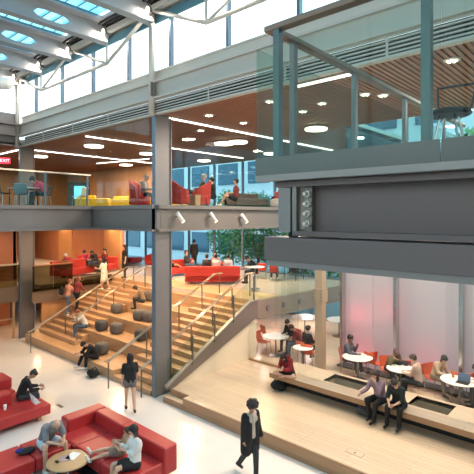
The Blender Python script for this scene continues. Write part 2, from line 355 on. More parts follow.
# ------------------------------------------------------------------ columns
def hcol(name, x, y0, z0, z1, label):
    t = thing(name, label, 'column', (x, y0+.33, z0), 0)
    MB().box(x-.02, x+.02, y0+.03, y0+.63, z0, z1).build('web', STEEL, t)
    MB().box(x-.12, x+.06, y0, y0+.04, z0, z1).build('flange', STEELB, t)
    MB().box(x-.12, x+.06, y0+.62, y0+.66, z0, z1).build('flange', STEEL, t)
    pl = MB().box(x+.02, x+.05, y0+.06, y0+.3, 9.25, 9.85)
    return t
for args in ((-11.30, 8.72, 0, 8.9, 'tall grey steel column standing between the two flights of steps'),
             (-21.30, 8.72, 0, 8.9, 'tall grey steel column at the far left corner of the atrium')):
    t = hcol('steel_column', *args)
    x = args[0]
    for z in (9.42, 9.52, 9.62, 9.72): pass
    MB().cap((x, 8.62, 8.8), (x, 8.62, 12.0), .10, .10, 16, ends=False).build('upper_post', STEELL, t, smooth=True)
    b = MB().box(x+.10, x+.13, 8.5, 8.60, 9.36, 9.80).build('splice_plate', STEEL, t)
    for k in range(4):
        for y in (8.53,): MB().cap((x+.13, y, 9.43+k*.1), (x+.16, y, 9.43+k*.1), .022, .022, 8, ends=False).build('bolt', POST, b)
    b = MB().box(x+.02, x+.06, 8.85, 9.0, 5.25, 5.9).build('splice_plate', STEEL, t)
    for k in range(5): MB().cap((x+.06, 8.92, 5.35+k*.11), (x+.10, 8.92, 5.35+k*.11), .025, .025, 8, ends=False).build('bolt', POST, b)
# cafe pillar
t = thing('timber_pillar', 'tan cafe pillar with bolted plates standing behind the long bench', 'pillar', (-8.2, 13.45, .35))
MB().box(-8.34, -8.06, 13.31, 13.59, .35, 5.3).build('shaft', mat('tan_pillar_paint', (.50, .37, .26), .5, .2, noise=.04), t, bevel=.015)
b = MB().box(-8.38, -8.02, 13.27, 13.63, 2.72, 3.18).build('collar_plate', mat('tan_pillar_paint'), t)
for sx in (-.13, .13):
    for k in range(4): MB().cap((-8.2+sx, 13.27, 2.78+k*.11), (-8.2+sx, 13.24, 2.78+k*.11), .022, .022, 8, ends=False).build('bolt', POST, b)

# ------------------------------------------------------------------ roof beams with ovals, truss
def roof_beam(x):
    t = thing('roof_beam', '', 'beam', (x, 3, 11.62), 0, 'parallel roof beams with oval openings')
    m = MB(); y = -8.0; z0, z1 = 11.66, 12.26
    holes = [6.65, 4.2, 1.75, -.7, -3.2]
    cur = 8.6
    def web(y0, y1): m.box(x-.02, x+.02, y0, y1, z0, z1)
    segs = []
    for h in holes:
        web(h+.62, cur); cur = h-.62
        # plate with an oval cut: two strips following the oval
        N = 16
        for k in range(N):
            ya = h-.62+1.24*k/N; yb = h-.62+1.24*(k+1)/N
            def hz(yy):
                u = abs(yy-h)/.58
                return 0 if u >= 1 else .15*math.sqrt(max(0, 1-u**3))
            za, zb = hz(ya), hz(yb); c = 11.96
            m.hexa([(x-.02, ya, c+za), (x+.02, ya, c+za), (x+.02, yb, c+zb), (x-.02, yb, c+zb), (x-.02, ya, z1), (x+.02, ya, z1), (x+.02, yb, z1), (x-.02, yb, z1)])
            m.hexa([(x-.02, ya, z0), (x+.02, ya, z0), (x+.02, yb, z0), (x-.02, yb, z0), (x-.02, ya, c-za), (x+.02, ya, c-za), (x+.02, yb, c-zb), (x-.02, yb, c-zb)])
    web(-8, cur)
    m.build('web', ROOFM, t)
    MB().box(x-.15, x+.15, -8, 8.6, z0-.03, z0).build('flange', ROOFM, t)
    MB().box(x-.15, x+.15, -8, 8.6, z1, z1+.03).build('flange', ROOFM, t)
    return t
nl = ['nearest the left corner', 'second from the left corner', 'at the middle of the truss', 'fourth from the left corner', 'at the tall column', 'just right of the tall column']
nm = ['nearest the corner, meeting the far left column', 'second from the left corner', 'meeting the middle of the zigzag truss', 'fourth from the left corner', 'meeting the top of the tall column', 'just right of the tall column', 'over the slatted ceiling', 'cut by the top of the picture']
for i in range(6):
    x = -21.3+2.5*i; t = roof_beam(x); t['label'] = 'grey roof beam with oval openings, ' + nm[i]
    if i == 5: t['group'] = 'parallel roof beams with oval openings'
    l = thing('roof_spotlight', 'round roof lamp under the end of the roof beam ' + nl[i], 'lamp', (x, 8.55, 11.9), 0, 'round lamps along the roof edge')
    MB().cap((x, 8.66, 12.0), (x, 8.45, 12.0), .13, .15, 16, ends=False).build('housing', STEEL, l, smooth=True)
    MB().ell((x, 8.44, 12.0), (.12, .05, .12)).build('lens', LAMP, l, smooth=True)
def truss(x0, label):
    t = thing('roof_truss', label, 'truss', (x0+5, 8.6, 10.93))
    A = Vector((x0, 8.6, 12.06)); B = Vector((x0+2.45, 8.6, 10.97)); D = Vector((x0+7.5, 8.6, 10.97)); E_ = Vector((x0+10, 8.6, 12.06)); M = Vector((x0+5, 8.6, 12.02))
    MB().box(x0, x0+10, 8.52, 8.68, 12.0, 12.16).build('top_chord', BAND, t)
    MB().tube([A, B, D, E_], .06, 10).build('bottom_chord', STEELL, t, smooth=True)
    for p, q in ((B, M), (M, D)): MB().cap(p, q, .045, .045, 10).build('diagonal', STEELL, t, smooth=True)
    for p in (B, D): MB().cap(p, (p.x, 8.6, 12.02), .04, .04, 10).build('strut', STEELL, t, smooth=True)
truss(-21.3, 'zigzag steel truss spanning from the far left column to the tall column')
truss(-11.3, 'zigzag steel truss right of the tall column, cut by the top of the picture')
t = thing('air_duct', 'fat white round duct under the roof at the far left', 'duct', (-21.0, 6.5, 11.6))
MB().cap((-20.6, 7.9, 11.45), (-23.5, 3.0, 11.45), .26, .26, 24).build('duct_body', WHITE, t, smooth=True); MB().cap((-20.75, 7.65, 11.45), (-20.72, 7.7, 11.45), .28, .28, 24, ends=False).build('duct_collar', STEELL, t, smooth=True)
MB().cap((-21.0, 7.2, 11.6), (-21.0, 7.2, 12.28), .012, .012, 6).build('hanger', POST, t); MB().cap((-22.6, 4.6, 11.6), (-22.6, 4.6, 12.28), .012, .012, 6).build('hanger', POST, t)

# ------------------------------------------------------------------ steps and stepped seating
ST = .1633; TD = .315
def Yi(i): return 8.69+TD*(i-1)
def flight(x0, x1, i0, label):
    t = thing('staircase', label, 'staircase', ((x0+x1)/2, Yi(i0), 0))
    for i in range(i0, 16): MB().box(x0, (-11.46 if x1 > -11.4 and i < 4 else x1), Yi(i), Yi(i+1) if i < 15 else 13.12, 0, i*ST).build('step', OAKS, t, bevel=.006)
    return t
flight(-20.62, -17.35, 3, 'oak staircase flight at the left of the grey cushions, climbed by a couple')
flight(-13.55, -10.91, 1, 'oak staircase flight at the right, behind the tall steel column')
t = thing('stepped_seating', 'broad oak bleacher seating tiers rising from the white floor', 'seating', (-15.5, 8.7, 0))
MB().box(-20.62, -13.56, Yi(1), Yi(3), 0, 2*ST).box(-17.34, -13.56, Yi(3), Yi(5), 0, 2*ST).build('tier', OAKS, t, bevel=.006)
for i, j in ((5, 8), (8, 11), (11, 14)): MB().box(-17.34, -13.56, Yi(i), Yi(j), 0, i*ST).build('tier', OAKS, t, bevel=.006)
MB().box(-17.34, -13.56, Yi(14), 13.12, 0, 14*ST).build('tier', OAKS, t, bevel=.006)
t = thing('platform_step', 'low oak step at the corner of the platform beside the tall column', 'step', (-10.4, 8.85, 0))
MB().box(-10.83, -9.94, 8.71, 8.945, 0, .17).build('tread', OAKP, t, bevel=.004); MB().box(-10.83, -9.94, 8.695, 8.71, 0, .165).build('riser', OAKF, t)
# string and glass guard on the right side of the stair
t = thing('stair_guard', 'glass guard on a sloping steel string at the right side of the staircase', 'guard rail', (-10.77, 8.9, .3))
def zs(y): return .52+.515*(y-8.93)
MB().extr([(8.75, .36), (8.93, .36), (8.93+.15, .36), (12.99, 1.80), (13.15, 1.80), (13.15, 2.49), (12.66, 2.46), (8.75, .44)], -10.80, -10.74).build('string', mat('string_steel', (.20, .165, .14), .45, .3), t)
MB().extr([(8.75, .44), (8.75, .50), (12.66, 2.52), (13.15, 2.55), (13.15, 2.49), (12.66, 2.46)], -10.82, -10.70).build('string_cap', mat('string_cap', (.36, .33, .28), .4, .3), t)
for a, b in ((8.80, 9.95), (9.98, 11.15), (11.18, 12.2), (12.23, 13.12)):
    MB().extr([(a, zs(a)-.05), (b, zs(b)-.05), (b, zs(b)+.82), (a, zs(a)+.82)], -10.775, -10.76).build('glass_panel', GL, t)
for px in (192.7, 214.8, 233.8, 254):
    d = ray(px, 215); y = -10.72/d.x*d.y; y = min(y, 13.1)
    MB().box(-10.75, -10.70, y-.02, y+.02, zs(y)-.1, zs(y)+.86).build('post', POST, t)
def handrail(X, y0, z0, y1, z1, posts, label, ext=.45):
    t = thing('handrail', label, 'handrail', (X, y0, 0))
    for s in (-.045, .045):
        MB().tube([(X+s, y0-.12, z0), (X+s, y0, z0), (X+s, y1, z1), (X+s, y1+ext, z1)], .02, 8).build('rail', BRASS, t, smooth=True)
    for y, zb in posts:
        zt = z0 if y <= y0 else min(z1, z0+(z1-z0)*(y-y0)/(y1-y0))
        MB().box(X-.018, X+.018, y-.018, y+.018, zb, zt-.01).build('post', POST, t)
def stp(y): i = int((y-8.69)/TD)+1 if y >= 8.69 else 0; return min(15, max(0, i))*ST
def tier_z(y):
    z = 0
    for i in (1, 5, 8, 11, 14): 
        if y >= Yi(i): z = i*ST if i > 1 else 2*ST
    return 2.45 if y > 13.12 else z
ps = lambda ys, X: [(y, (2*ST if (-20.6 < X < -13.56 and 8.69 <= y < Yi(3)) else stp(y))) for y in ys]
handrail(-18.7, 8.1, .9, 12.75, 3.35-.2, ps([8.1, 9.6, 11.1, 12.6, 13.15], -18.7), 'double handrail in the middle of the left staircase flight')
handrail(-17.42, 9.3, 1.35, 12.9, 3.25, ps([9.45, 11.2, 12.9], -17.42), 'handrail at the edge between the left staircase flight and the cushions')
handrail(-13.0, 8.16, .9, 13.1, 3.28, ps([8.16, 9.7, 11.2, 12.4, 13.4], -13.0), 'double handrail starting in front of the seated tiers and passing behind the tall column')
handrail(-11.6, 8.45, .9, 13.5, 3.37, ps([8.45, 9.5, 10.55, 11.6, 12.65, 13.7], -11.6), 'double handrail nearest the glass guard on the right staircase flight')

# mezzanine guard above the cafe
HRW = mat('cherry_rail', (.30, .12, .06), .4, noise=.1)
t = thing('glass_balustrade', 'clear glass balustrade on the mezzanine above the cafe', 'balustrade', (-10.6, 15, 2.45))
L = (b_-a_).length; ud = (b_-a_)/L
for i in range(4):
    p = a_+ud*(i*1.7+.03); q = a_+ud*(i*1.7+1.68); o_ = n_*.6
    MB().hexa([(p.x, p.y, 2.48), (p.x+o_.x, p.y+o_.y, 2.48), (q.x+o_.x, q.y+o_.y, 2.48), (q.x, q.y, 2.48), (p.x, p.y, 3.6), (p.x+o_.x, p.y+o_.y, 3.6), (q.x+o_.x, q.y+o_.y, 3.6), (q.x, q.y, 3.6)]).build('glass_panel', GL, t)
t = thing('glass_balustrade', 'smoky glass balustrade with timber rail on the mezzanine beside the far left column', 'balustrade', (-20.6, 11.3, 2.0))
for i in range(2): MB().box(-20.55, -20.535, 8.98+i*.98, 9.94+i*.98, 2.2, 3.36).build('glass_panel', GLG, t)
MB().box(-20.58, -20.52, 8.98, 10.95, 3.36, 3.41).build('rail', HRW, t); MB().box(-20.55, -20.535, 10.97, 13.1, 2.2, 2.62).build('low_panel', GLG, t)
t = thing('glass_balustrade', 'glass balustrade with wooden rail on the mezzanine left of the far left column', 'balustrade', (-21.4, 6, 2.4))
for i in range(4): MB().box(-21.40, -21.385, 3+i*1.5, 4.47+i*1.5, 2.2, 3.4).build('glass_panel', GLG, t)
MB().box(-21.46, -21.34, 2.5, 9.1, 3.4, 3.47).build('rail', BRASS, t)
for i in range(4): MB().box(-21.50, -21.46, 3+i*1.5, 3.04+i*1.5, 2.40, 3.4).build('post', POST, t)
# entrance screens at ground level far left
t = thing('timber_screen', 'timber posts and rails standing at ground level behind the far left column', 'screen', (-22, 7, 0))
for i in range(6): MB().box(-21.6, -21.5, 3.5+i*1.0, 3.6+i*1.0, 0, 1.72).build('post', OAKS, t)
MB().box(-21.6, -21.5, 3.5, 8.6, .9, .96).build('rail', BRASS, t)

# upper walkway railing (X = PEN)
t = thing('glass_balustrade', 'glass balustrade with a pale top rail along the upper walkway at the left', 'balustrade', (PEN, 5.5, 6.0))
for i in range(4): MB().box(PEN+.06, PEN+.075, 2.3+i*1.55, 3.82+i*1.55, 6.02, 7.1).build('glass_panel', GL, t)
for i in range(5): MB().box(PEN-.02, PEN+.03, 2.26+i*1.55, 2.31+i*1.55, 6.02, 7.12).build('post', STEELB, t)
MB().box(PEN-.03, PEN+.06, 2.2, 8.6, 7.12, 7.17).build('rail', BRASS, t)
# full height glass screens on the upper floor edge
t = thing('glass_screen', 'full height glass screen between the upper walkway and the tall column', 'glass screen', (-13, 8.82, 6.0))
for a, b in ((-14.85, -13.9), (-13.88, -12.9), (-12.88, -11.45)): MB().box(a, b-.02, 8.82, 8.835, 6.02, 8.85).build('glass_panel', GLC, t)
t = thing('glass_screen', 'full height glass screen along the upper lounge right of the tall column', 'glass screen', (-11.2, 14, 6.0))
for i in range(5): MB().box(-11.2, -11.185, 9.45+i*2.1, 11.53+i*2.1, 6.02, 8.85).build('glass_panel', GLC, t)
# cafe glass partition
t = thing('glass_partition', 'clear glass partition standing along the back of the long bench', 'glass partition', (-3, 11.57, .8))
xs_ = [-8.5, -7.9, -5.4, -3.55, -1.2, 1.5]
for a, b in zip(xs_, xs_[1:]): MB().box(a+.01, b-.01, 11.545, 11.557, .8, 4.6).build('glass_panel', GLC, t)
t = thing('glass_partition', 'clear glass partition with a wooden sill between the cream stair wall and the long bench', 'glass partition', (-9.5, 12.67, .35))
MB().box(-10.75, -9.6, 12.66, 12.672, .42, 1.76).box(-9.58, -8.57, 12.66, 12.672, .42, 4.6).build('glass_panel', GLC, t); MB().box(-10.75, -8.57, 12.62, 12.72, .35, .42).build('sill', OAKF, t)

# ------------------------------------------------------------------ bench deck
t = thing('long_bench', 'long oak bench deck with two square sunken planters behind its edge', 'bench', (-3, 11.7, .35))
m = MB(); w1 = (-7.0, -5.85); w2 = (-4.5, -3.5); y0, y1, ya, yb = 11.08, 12.45, 11.62, 12.33
m.box(-8.55, 6, y0, ya, .69, .8).box(-8.55, 6, yb, y1, .69, .8)
for a, b in ((-8.55, w1[0]), (w1[1], w2[0]), (w2[1], 6)): m.box(a, b, ya, yb, .69, .8)
m.build('seat_deck', OAKD, t)
MB().box(-8.57, 6, 11.055, 11.08, .66, .795).build('edge_board', OAKF, t)
MB().box(-8.4, 6, 11.5, 11.56, .35, .69).box(-8.45, -8.4, 11.5, 12.4, .35, .69).build('base', DARK, t)  # shadow under the bench painted in as a near-black base
OLV = mat('well_lining', (.36, .30, .22), .7, noise=.1)
for a, b in (w1, w2):
    q = MB().box(a-.02, a, ya, yb, .36, .79).box(b, b+.02, ya, yb, .36, .79).box(a, b, ya-.02, ya, .36, .79).box(a, b, yb, yb+.02, .36, .79).box(a, b, ya, yb, .352, .37).build('planter_well', OLV, t)
    MB().box(a+.3, a+.75, ya+.2, ya+.5, .37, .55).build('well_box', mat('well_box', (.42, .35, .25), .7), q)
t = thing('floor_socket_cover', 'small metal framed socket cover flush in the platform floor', 'socket cover', at(355, 453, .35))
p = at(355, 453, .352); MB().box(p.x-.2, p.x+.2, p.y-.09, p.y+.09, .3505, .354).build('frame', POST, t); MB().box(p.x-.19, p.x+.19, p.y-.08, p.y+.08, .354, .356).build('lid', OAKP, t)
MB().cap((p.x, p.y, .356), (p.x, p.y, .359), .025, .025, 10, ends=False).build('knob', BLACKM, t)
p = at(60, 406, 0)
tag(MB().box(p.x-.16, p.x+.16, p.y-.05, p.y+.05, 0, .006).build('floor_socket', POST), 'small dark metal socket plate in the white floor between the red sofas', 'socket cover')

# ------------------------------------------------------------------ near bridge at the upper right
t = thing('bridge_deck', 'grey bridge deck at the upper right carrying the glass guard', 'bridge', (1, 5, 5.9))
MB().box(-2.3, 7.5, 3.0, 8.55, 5.98, 6.0).build('deck', GREYFLOOR, t)
MB().box(-2.42, 7.5, 2.93, 3.0, 5.98, 6.03).box(-2.42, -2.3, 3.0, 8.55, 6.0, 6.03).build('edge_trim', mat('edge_trim_grey', (.26, .23, .215), .45, .3), t)
t2 = thing('glass_guard', 'glass guard with wooden handrail around the bridge at the upper right', 'guard rail', (-2.35, 3.0, 6.03))
for a, b in ((-2.42, -.93), (-.92, .6), (.61, 2.2)):
    MB().box(a, b, 2.94, 2.955, 6.03, 7.10).build('glass_panel', GL, t2); MB().box(a, b, 2.93, 2.94, 6.03, 6.175).build('glass_shoe', OLIVE, t2)
for i in range(4):
    MB().box(-2.42, -2.405, 2.96+i*1.42, 4.36+i*1.42, 6.03, 7.10).build('glass_panel', GL, t2); MB().box(-2.43, -2.42, 2.96+i*1.42, 4.36+i*1.42, 6.03, 6.12).build('glass_shoe', OLIVE, t2)
HR = mat('walnut_handrail', (.22, .14, .10), .4, noise=.15, nscale=8)
MB().box(-2.38, 4, 2.99, 3.08, 7.25, 7.30).build('handrail', HR, t2, bevel=.008)
MB().box(-2.38, -2.29, 3.08, 8.6, 7.25, 7.30).build('handrail', HR, t2, bevel=.008)
PG = mat('guard_post_steel', (.10, .13, .135), .35, .6, noise=.05)
for px in (278, 427): 
    d = ray(px, 215); x = 3.03/d.y*d.x; MB().box(x-.03, x+.03, 3.0, 3.06, 6.0, 7.25).build('post', PG, t2)
for px in (294, 355, 405, 444):
    d = ray(px, 215); y = -2.33/d.x*d.y; MB().box(-2.36, -2.31, y-.03, y+.03, 6.0, 7.25).build('post', STEEL, t2)
t = thing('bridge_beam', 'deep grey steel beam with four bolts under the bridge at the upper right', 'beam', (1, 3.2, 5.5))
MB().box(-1.97, 7.5, 3.16, 3.19, 5.57, 5.93).build('web', BRIDGE, t)
MB().box(-2.28, 7.5, 3.02, 3.34, 5.93, 5.975).build('flange', BRIDGE, t); MB().box(-2.12, 7.5, 3.04, 3.33, 5.53, 5.57).build('flange', BRIDGE, t)
b = MB().box(-2.12, -2.08, 3.04, 3.33, 5.57, 5.93).box(-2.04, -1.97, 3.10, 3.16, 5.57, 5.93).build('end_plate', POST, t)
for z in (5.63, 5.71, 5.79, 5.87): MB().cap((-2.0, 3.10, z), (-2.0, 3.03, z), .018, .015, 8, ends=False).cap((-2.0, 3.11, z), (-2.0, 3.07, z), .028, .028, 6, ends=False).build('bolt', STEELL, b)
t = thing('bridge_post', 'short grey steel post at the left end of the bolted bridge beam', 'post', (-2.2, 3.1, 5.5))
MB().box(-2.21, -2.19, 3.06, 3.26, 5.56, 5.925).build('web', STEEL, t); MB().box(-2.26, -2.14, 3.04, 3.06, 5.56, 5.925).build('flange', STEEL, t); MB().box(-2.26, -2.14, 3.26, 3.28, 5.56, 5.925).build('flange', STEEL, t)
t = thing('ceiling_box', 'flat dark grey box hanging below the bridge beam', 'blind box', (1, 3.2, 5.2))
MB().box(-2.38, 7.5, 3.0, 3.3, 5.32, 5.515).build('casing', BRIDGE, t, bevel=.004); MB().box(-2.36, 7.5, 3.02, 3.28, 5.27, 5.32).build('bottom_rail', STEEL, t)
for x in (-2.2, 1.2): MB().box(x, x+.03, 3.1, 3.2, 5.515, 5.56).build('hanger', BLACKM, t)

# ------------------------------------------------------------------ red sofas on the ground floor
t = thing('sectional_sofa', 'red leather sectional sofa with a corner back, facing the round birch table', 'sofa', (-9, 5.8, 0))
z1, z2 = .43, .74
for a, b in ((-10.6, -9.62), (-9.60, -8.58), (-8.56, -7.55)):
    MB().box(a, b, 5.18, 6.08, .14, z1).build('seat', RED, t, bevel=.035)
MB().box(-10.62, -9.62, 5.16, 5.17, .14, z1-.02).build('seam', RED, t)
for a, b in ((-10.28, -9.1), (-9.08, -7.5)): MB().box(a, b, 6.06, 6.42, .14, z2).build('backrest', RED, t, bevel=.045)
MB().box(-10.66, -10.30, 5.35, 6.42, .14, z2).build('backrest', RED, t, bevel=.045)
for x, y in ((-10.5, 6.3), (-9.0, 6.3), (-7.7, 6.3), (-7.7, 5.3), (-9.0, 5.3), (-10.5, 5.3)): MB().cap((x, y, 0), (x, y, .15), .025, .025, 8, ends=False).build('leg', CHROME, t)
t = thing('sofa_bench', 'backless red leather sofa seats under the bald man, left of the round table', 'sofa', (-10.1, 4, 0))
MB().box(-10.62, -9.72, 4.33, 5.14, .14, z1).build('seat', RED, t, bevel=.035)
MB().box(-10.62, -9.72, 3.2, 4.31, .14, z1).build('seat', RED, t, bevel=.035)
for x, y in ((-10.5, 5.0), (-9.85, 5.0), (-10.5, 3.35), (-9.85, 3.35), (-10.5, 4.3), (-9.85, 4.3)): MB().cap((x, y, 0), (x, y, .15), .025, .025, 8, ends=False).build('leg', CHROME, t)
t = thing('platform_sofa', 'red leather platform sofa at the left edge, seat of the person reading papers', 'sofa', (-13, 4.5, 0))
MB().box(-13.85, -12.22, 2.6, 5.86, .16, .44).build('seat', RED, t, bevel=.04)
MB().box(-13.42, -12.98, 2.6, 5.12, .44, .76).build('backrest', RED, t, bevel=.045)
for x, y in ((-12.4, 5.6), (-13.7, 5.6), (-12.4, 3.0), (-13.7, 3.0)): MB().box(x-.05, x+.05, y-.05, y+.05, 0, .16).build('leg', OAKS, t)
t = thing('red_ottoman_block', 'tall red leather sofa block behind the reading person at the left edge', 'sofa', (-14.3, 4.5, 0))
MB().box(-14.95, -13.95, 3.2, 5.6, .14, .44).build('seat', RED, t, bevel=.04); MB().box(-14.95, -14.2, 3.2, 5.6, .44, .76).build('backrest', RED, t, bevel=.045)
for x, y in ((-14.8, 5.4), (-14.1, 5.4), (-14.8, 3.4), (-14.1, 3.4)): MB().cap((x, y, 0), (x, y, .15), .025, .025, 8, ends=False).build('leg', CHROME, t)
tag(MB().box(-9.55, -7.9, 3.0, 5.4, .001, .014).build('area_rug', RUG), 'dark navy rug lying under the round birch table', 'rug')
t = thing('coffee_table', 'round birch coffee table in front of the bald man', 'table', (-9.2, 4.79, .014))
MB().lathe([(.41, .37), (.44, .375), (.45, .39), (.44, .405), (.42, .41)], (-9.2, 4.79), 40).build('tabletop', TABLEW, t, smooth=False)
MB().cap((-9.2, 4.79, .04), (-9.2, 4.79, .37), .03, .03, 12, ends=False).build('pedestal', CHROME, t)
MB().lathe([(.24, .015), (.24, .03), (.03, .045)], (-9.2, 4.79), 24).build('base', CHROME, t)
PAPER = mat('paper', (.80, .78, .76), .7, noise=.05, nscale=30)
def sheet(name, px, py, z, w, l, rz, m, label, cat, th=.006):
    p = at(px, py, z); c, s = math.cos(rz), math.sin(rz)
    pts = [(p.x+c*a-s*b, p.y+s*a+c*b) for a, b in ((-w/2, -l/2), (w/2, -l/2), (w/2, l/2), (-w/2, l/2))]
    return tag(MB().prism(pts, z, z+th).build(name, m), label, cat)
sheet('magazine', 73, 456, .411, .22, .30, .5, PAPER, 'open white magazine on the round birch table', 'magazine')
sheet('magazine', 65, 458.5, .411, .19, .24, 1.2, mat('print_cover', (.35, .28, .30), .5, noise=.4, nscale=30), 'dark printed sheet beside the white magazine on the birch table', 'magazine')
p = at(57, 462, .411); tag(MB().box(p.x-.05, p.x+.05, p.y-.03, p.y+.03, .411, .43).build('phone', BLACKM, bevel=.006), 'small dark phone at the left edge of the birch table', 'phone')
p = at(27, 452, .44)
t = thing('pouch', 'black and blue pouch lying on the red seat beside the bald man', 'pouch', (p.x, p.y, .43))
MB().ell((p.x, p.y, .47), (.13, .20, .055)).build('pouch_body', mat('black_cloth', (.012, .013, .018), .8, noise=.2, nscale=30), t, smooth=True)
MB().ell((p.x-.06, p.y-.14, .50), (.07, .09, .05)).build('pouch_flap', mat('blue_cloth', (.02, .03, .22), .8), t, smooth=True)

# ------------------------------------------------------------------ grey cushions
def mk_cushion(m):
    def f():
        t = thing('floor_cushion', '', 'cushion')
        mm = MB(); N = 12; R = 8
        for k in range(R+1):
            v = -PI/2+PI*k/R
            for i in range(16):
                u = 2*PI*i/16
                sg = lambda c, e: math.copysign(abs(c)**e, c)
                mm.v.append(Vector((.25*sg(math.cos(v), .45)*sg(math.cos(u), .55), .23*sg(math.cos(v), .45)*sg(math.sin(u), .55), .22+.22*sg(math.sin(v), .6))))
        for k in range(R):
            for i in range(16):
                j = (i+1) % 16; mm.f.append((k*16+i, k*16+j, (k+1)*16+j, (k+1)*16+i))
        mm.f.append(tuple(range(16))[::-1]); mm.f.append(tuple(R*16+i for i in range(16)))
        mm.build('cushion_body', m, t, smooth=True)
        MB().tube([(.235*math.copysign(abs(math.cos(a))**.55, math.cos(a)), .215*math.copysign(abs(math.sin(a))**.55, math.sin(a)), .22) for a in [2*PI*k/24 for k in range(25)]], .009, 6).build('seam', m, t, smooth=True)
        return t
    return f
CU = Proto(mk_cushion(GREYF)); CD = Proto(mk_cushion(GREYD))
G = 'grey cushions scattered on the oak tiers'
T1, T2, T3, T4 = 2*ST, 5*ST, 8*ST, 11*ST
def cush(px, py, z, label, dark=False, rz=.1):
    p = at(px, py, z)
    # rest fully on its tier
    (CD if dark else CU).put((p.x, p.y+.12, z), rz, label, G)
cush(114, 334, T2, 'brown-grey cushion alone in the middle of the second tier')
cush(99, 331, T2, 'dark grey cushion directly behind the person in the white shirt', True)
cush(139, 341, T2, 'dark grey cushion on the second tier, beside the handrail near the tall column', True)
cush(114.5, 313.5, T3, 'grey cushion alone on the third tier')
cush(137, 320.5, T3, 'left one of the two grey cushions side by side on the third tier')
cush(147, 322, T3, 'right one of the two grey cushions side by side on the third tier')
cush(148, 301, T4, 'grey cushion on the fourth tier right of the seated woman in the patterned top')
cush(99, 354.5, T1, 'grey cushion on the lowest tier behind the person in black', False, .3)

# ------------------------------------------------------------------ mezzanine lounge
def sofa(name, label, x, y, z, rz, w=2.4, d=.85, m=REDF, cat='sofa', group=None, back=.78, seats=1):
    t = thing(name, label, cat, (0, 0, 0), 0, group)
    MB().box(-w/2, w/2, -d/2, d/2, .12, .44).build('seat', m, t, bevel=.04)
    MB().box(-w/2, w/2, d/2-.22, d/2, .12, back).build('backrest', m, t, bevel=.05)
    for sx in (-1, 1):
        for sy in (-1, 1): MB().cap((sx*(w/2-.12), sy*(d/2-.1), 0), (sx*(w/2-.12), sy*(d/2-.1), .13), .02, .02, 6, ends=False).build('leg', CHROME, t)
    t.location = (x, y, z); t.rotation_euler = (0, 0, rz); return t
ZM = 2.45
# long red sofa seen from behind (its back towards the steps)
sofa('lounge_sofa', 'long red sofa seen from behind at the head of the right staircase', -15.2, 15.2, ZM, math.radians(-136), 2.6, .9, back=.84)
sofa('lounge_sofa', 'red sofa with a person reclining, left of the long red sofa', -18.6, 16.0, ZM, PI/2-.1, 2.4, .9, back=.8)
sofa('lounge_sofa', 'red sofa against the cherry wall, beside the far left balustrade', -22.4, 11.9, ZM, PI/2+.2, 2.2, .85, back=.85)
sofa('lounge_sofa', 'red sofa behind the woman in the white dress', -23.9, 14.0, ZM, .3, 3.0, .85, back=.82)
def armchair(name, label, x, y, z, rz, m=REDF, h=1.0):
    t = thing(name, label, 'armchair')
    MB().box(-.36, .30, -.36, .36, .10, .42).build('seat', m, t, bevel=.06)
    mm = MB()
    N = 10
    for k in range(N):   # wrap-around back, high in the middle and falling to the arms
        a0 = math.radians(60+240*k/N); a1 = math.radians(60+240*(k+1)/N)
        def hh(a): u = abs(a-PI)/math.radians(120); return h-(h-.55)*u**1.6
        def q(r, a, z_): return (r*math.cos(a)*.95+.02, r*math.sin(a), z_)
        mm.hexa([q(.44, a0, .1), q(.34, a0, .1), q(.34, a1, .1), q(.44, a1, .1), q(.50, a0, hh(a0)), q(.40, a0, hh(a0)), q(.40, a1, hh(a1)), q(.50, a1, hh(a1))])
    mm.build('backrest', m, t, smooth=False)
    MB().lathe([(.28, 0), (.28, .02), (.05, .05), (.05, .12)], (0, 0), 20).build('base', CHROME, t)
    t.location = (x, y, z); t.rotation_euler = (0, 0, rz); return t
p = at(178, 279, ZM)
p = at(144, 258, ZM); armchair('lounge_armchair', 'small red armchair by the bluish windows behind the standing woman in black', -23.0, 17.6, ZM, -1.2, h=.8)
p = at(134, 263, ZM)
t = thing('red_pouf', 'low dark red pouf on the pale floor by the windows', 'pouf', (p.x, p.y, ZM)); MB().lathe([(.5, .06), (.55, .12), (.55, .34), (.5, .4)], (p.x, p.y), 20).build('pouf_body', RED, t, smooth=False)
t.children[0].location.z = ZM; MB().lathe([(.4, 0), (.4, .06)], (p.x, p.y), 16).build('plinth', BLACKM, t); t.children[1].location.z = ZM
def table(name, label, x, y, z, r=.45, h=.74, m=WHITE, group=None, rect=None):
    t = thing(name, label, 'table', (0, 0, 0), 0, group)
    if rect:
        w, l = rect; MB().box(-w/2, w/2, -l/2, l/2, h-.03, h).build('tabletop', m, t, bevel=.006)
        for sx in (-1, 1):
            for sy in (-1, 1): MB().cap((sx*(w/2-.06), sy*(l/2-.06), 0), (sx*(w/2-.06), sy*(l/2-.06), h-.03), .02, .02, 8, ends=False).build('leg', BLACKM, t)
    else:
        MB().lathe([(r-.02, h-.03), (r, h-.02), (r, h-.005), (r-.01, h)], (0, 0), 36).build('tabletop', m, t)
        MB().cap((0, 0, .03), (0, 0, h-.03), .03, .03, 12, ends=False).build('pedestal', POST, t)
        MB().lathe([(r*.55, 0), (r*.55, .012), (.04, .05)], (0, 0), 24).build('base', POST, t)
    t.location = (x, y, z); return t
p = at(247, 292, ZM); table('high_table', 'high white table at the top of the right staircase', p.x+.1, p.y+.4, ZM, .42, 1.05)
p = at(290, 279, ZM); table('dining_table', 'red topped table behind the mezzanine glass', p.x, p.y, ZM, h=.76, m=REDF, rect=(1.3, .8))
p = at(84, 262, ZM+.6); table('low_table', 'round dark table by the red sofas under the cherry wall', -22.0, 13.1, ZM, .5, .55, m=BLACKM)
p = at(42, 263, ZM+.9); 
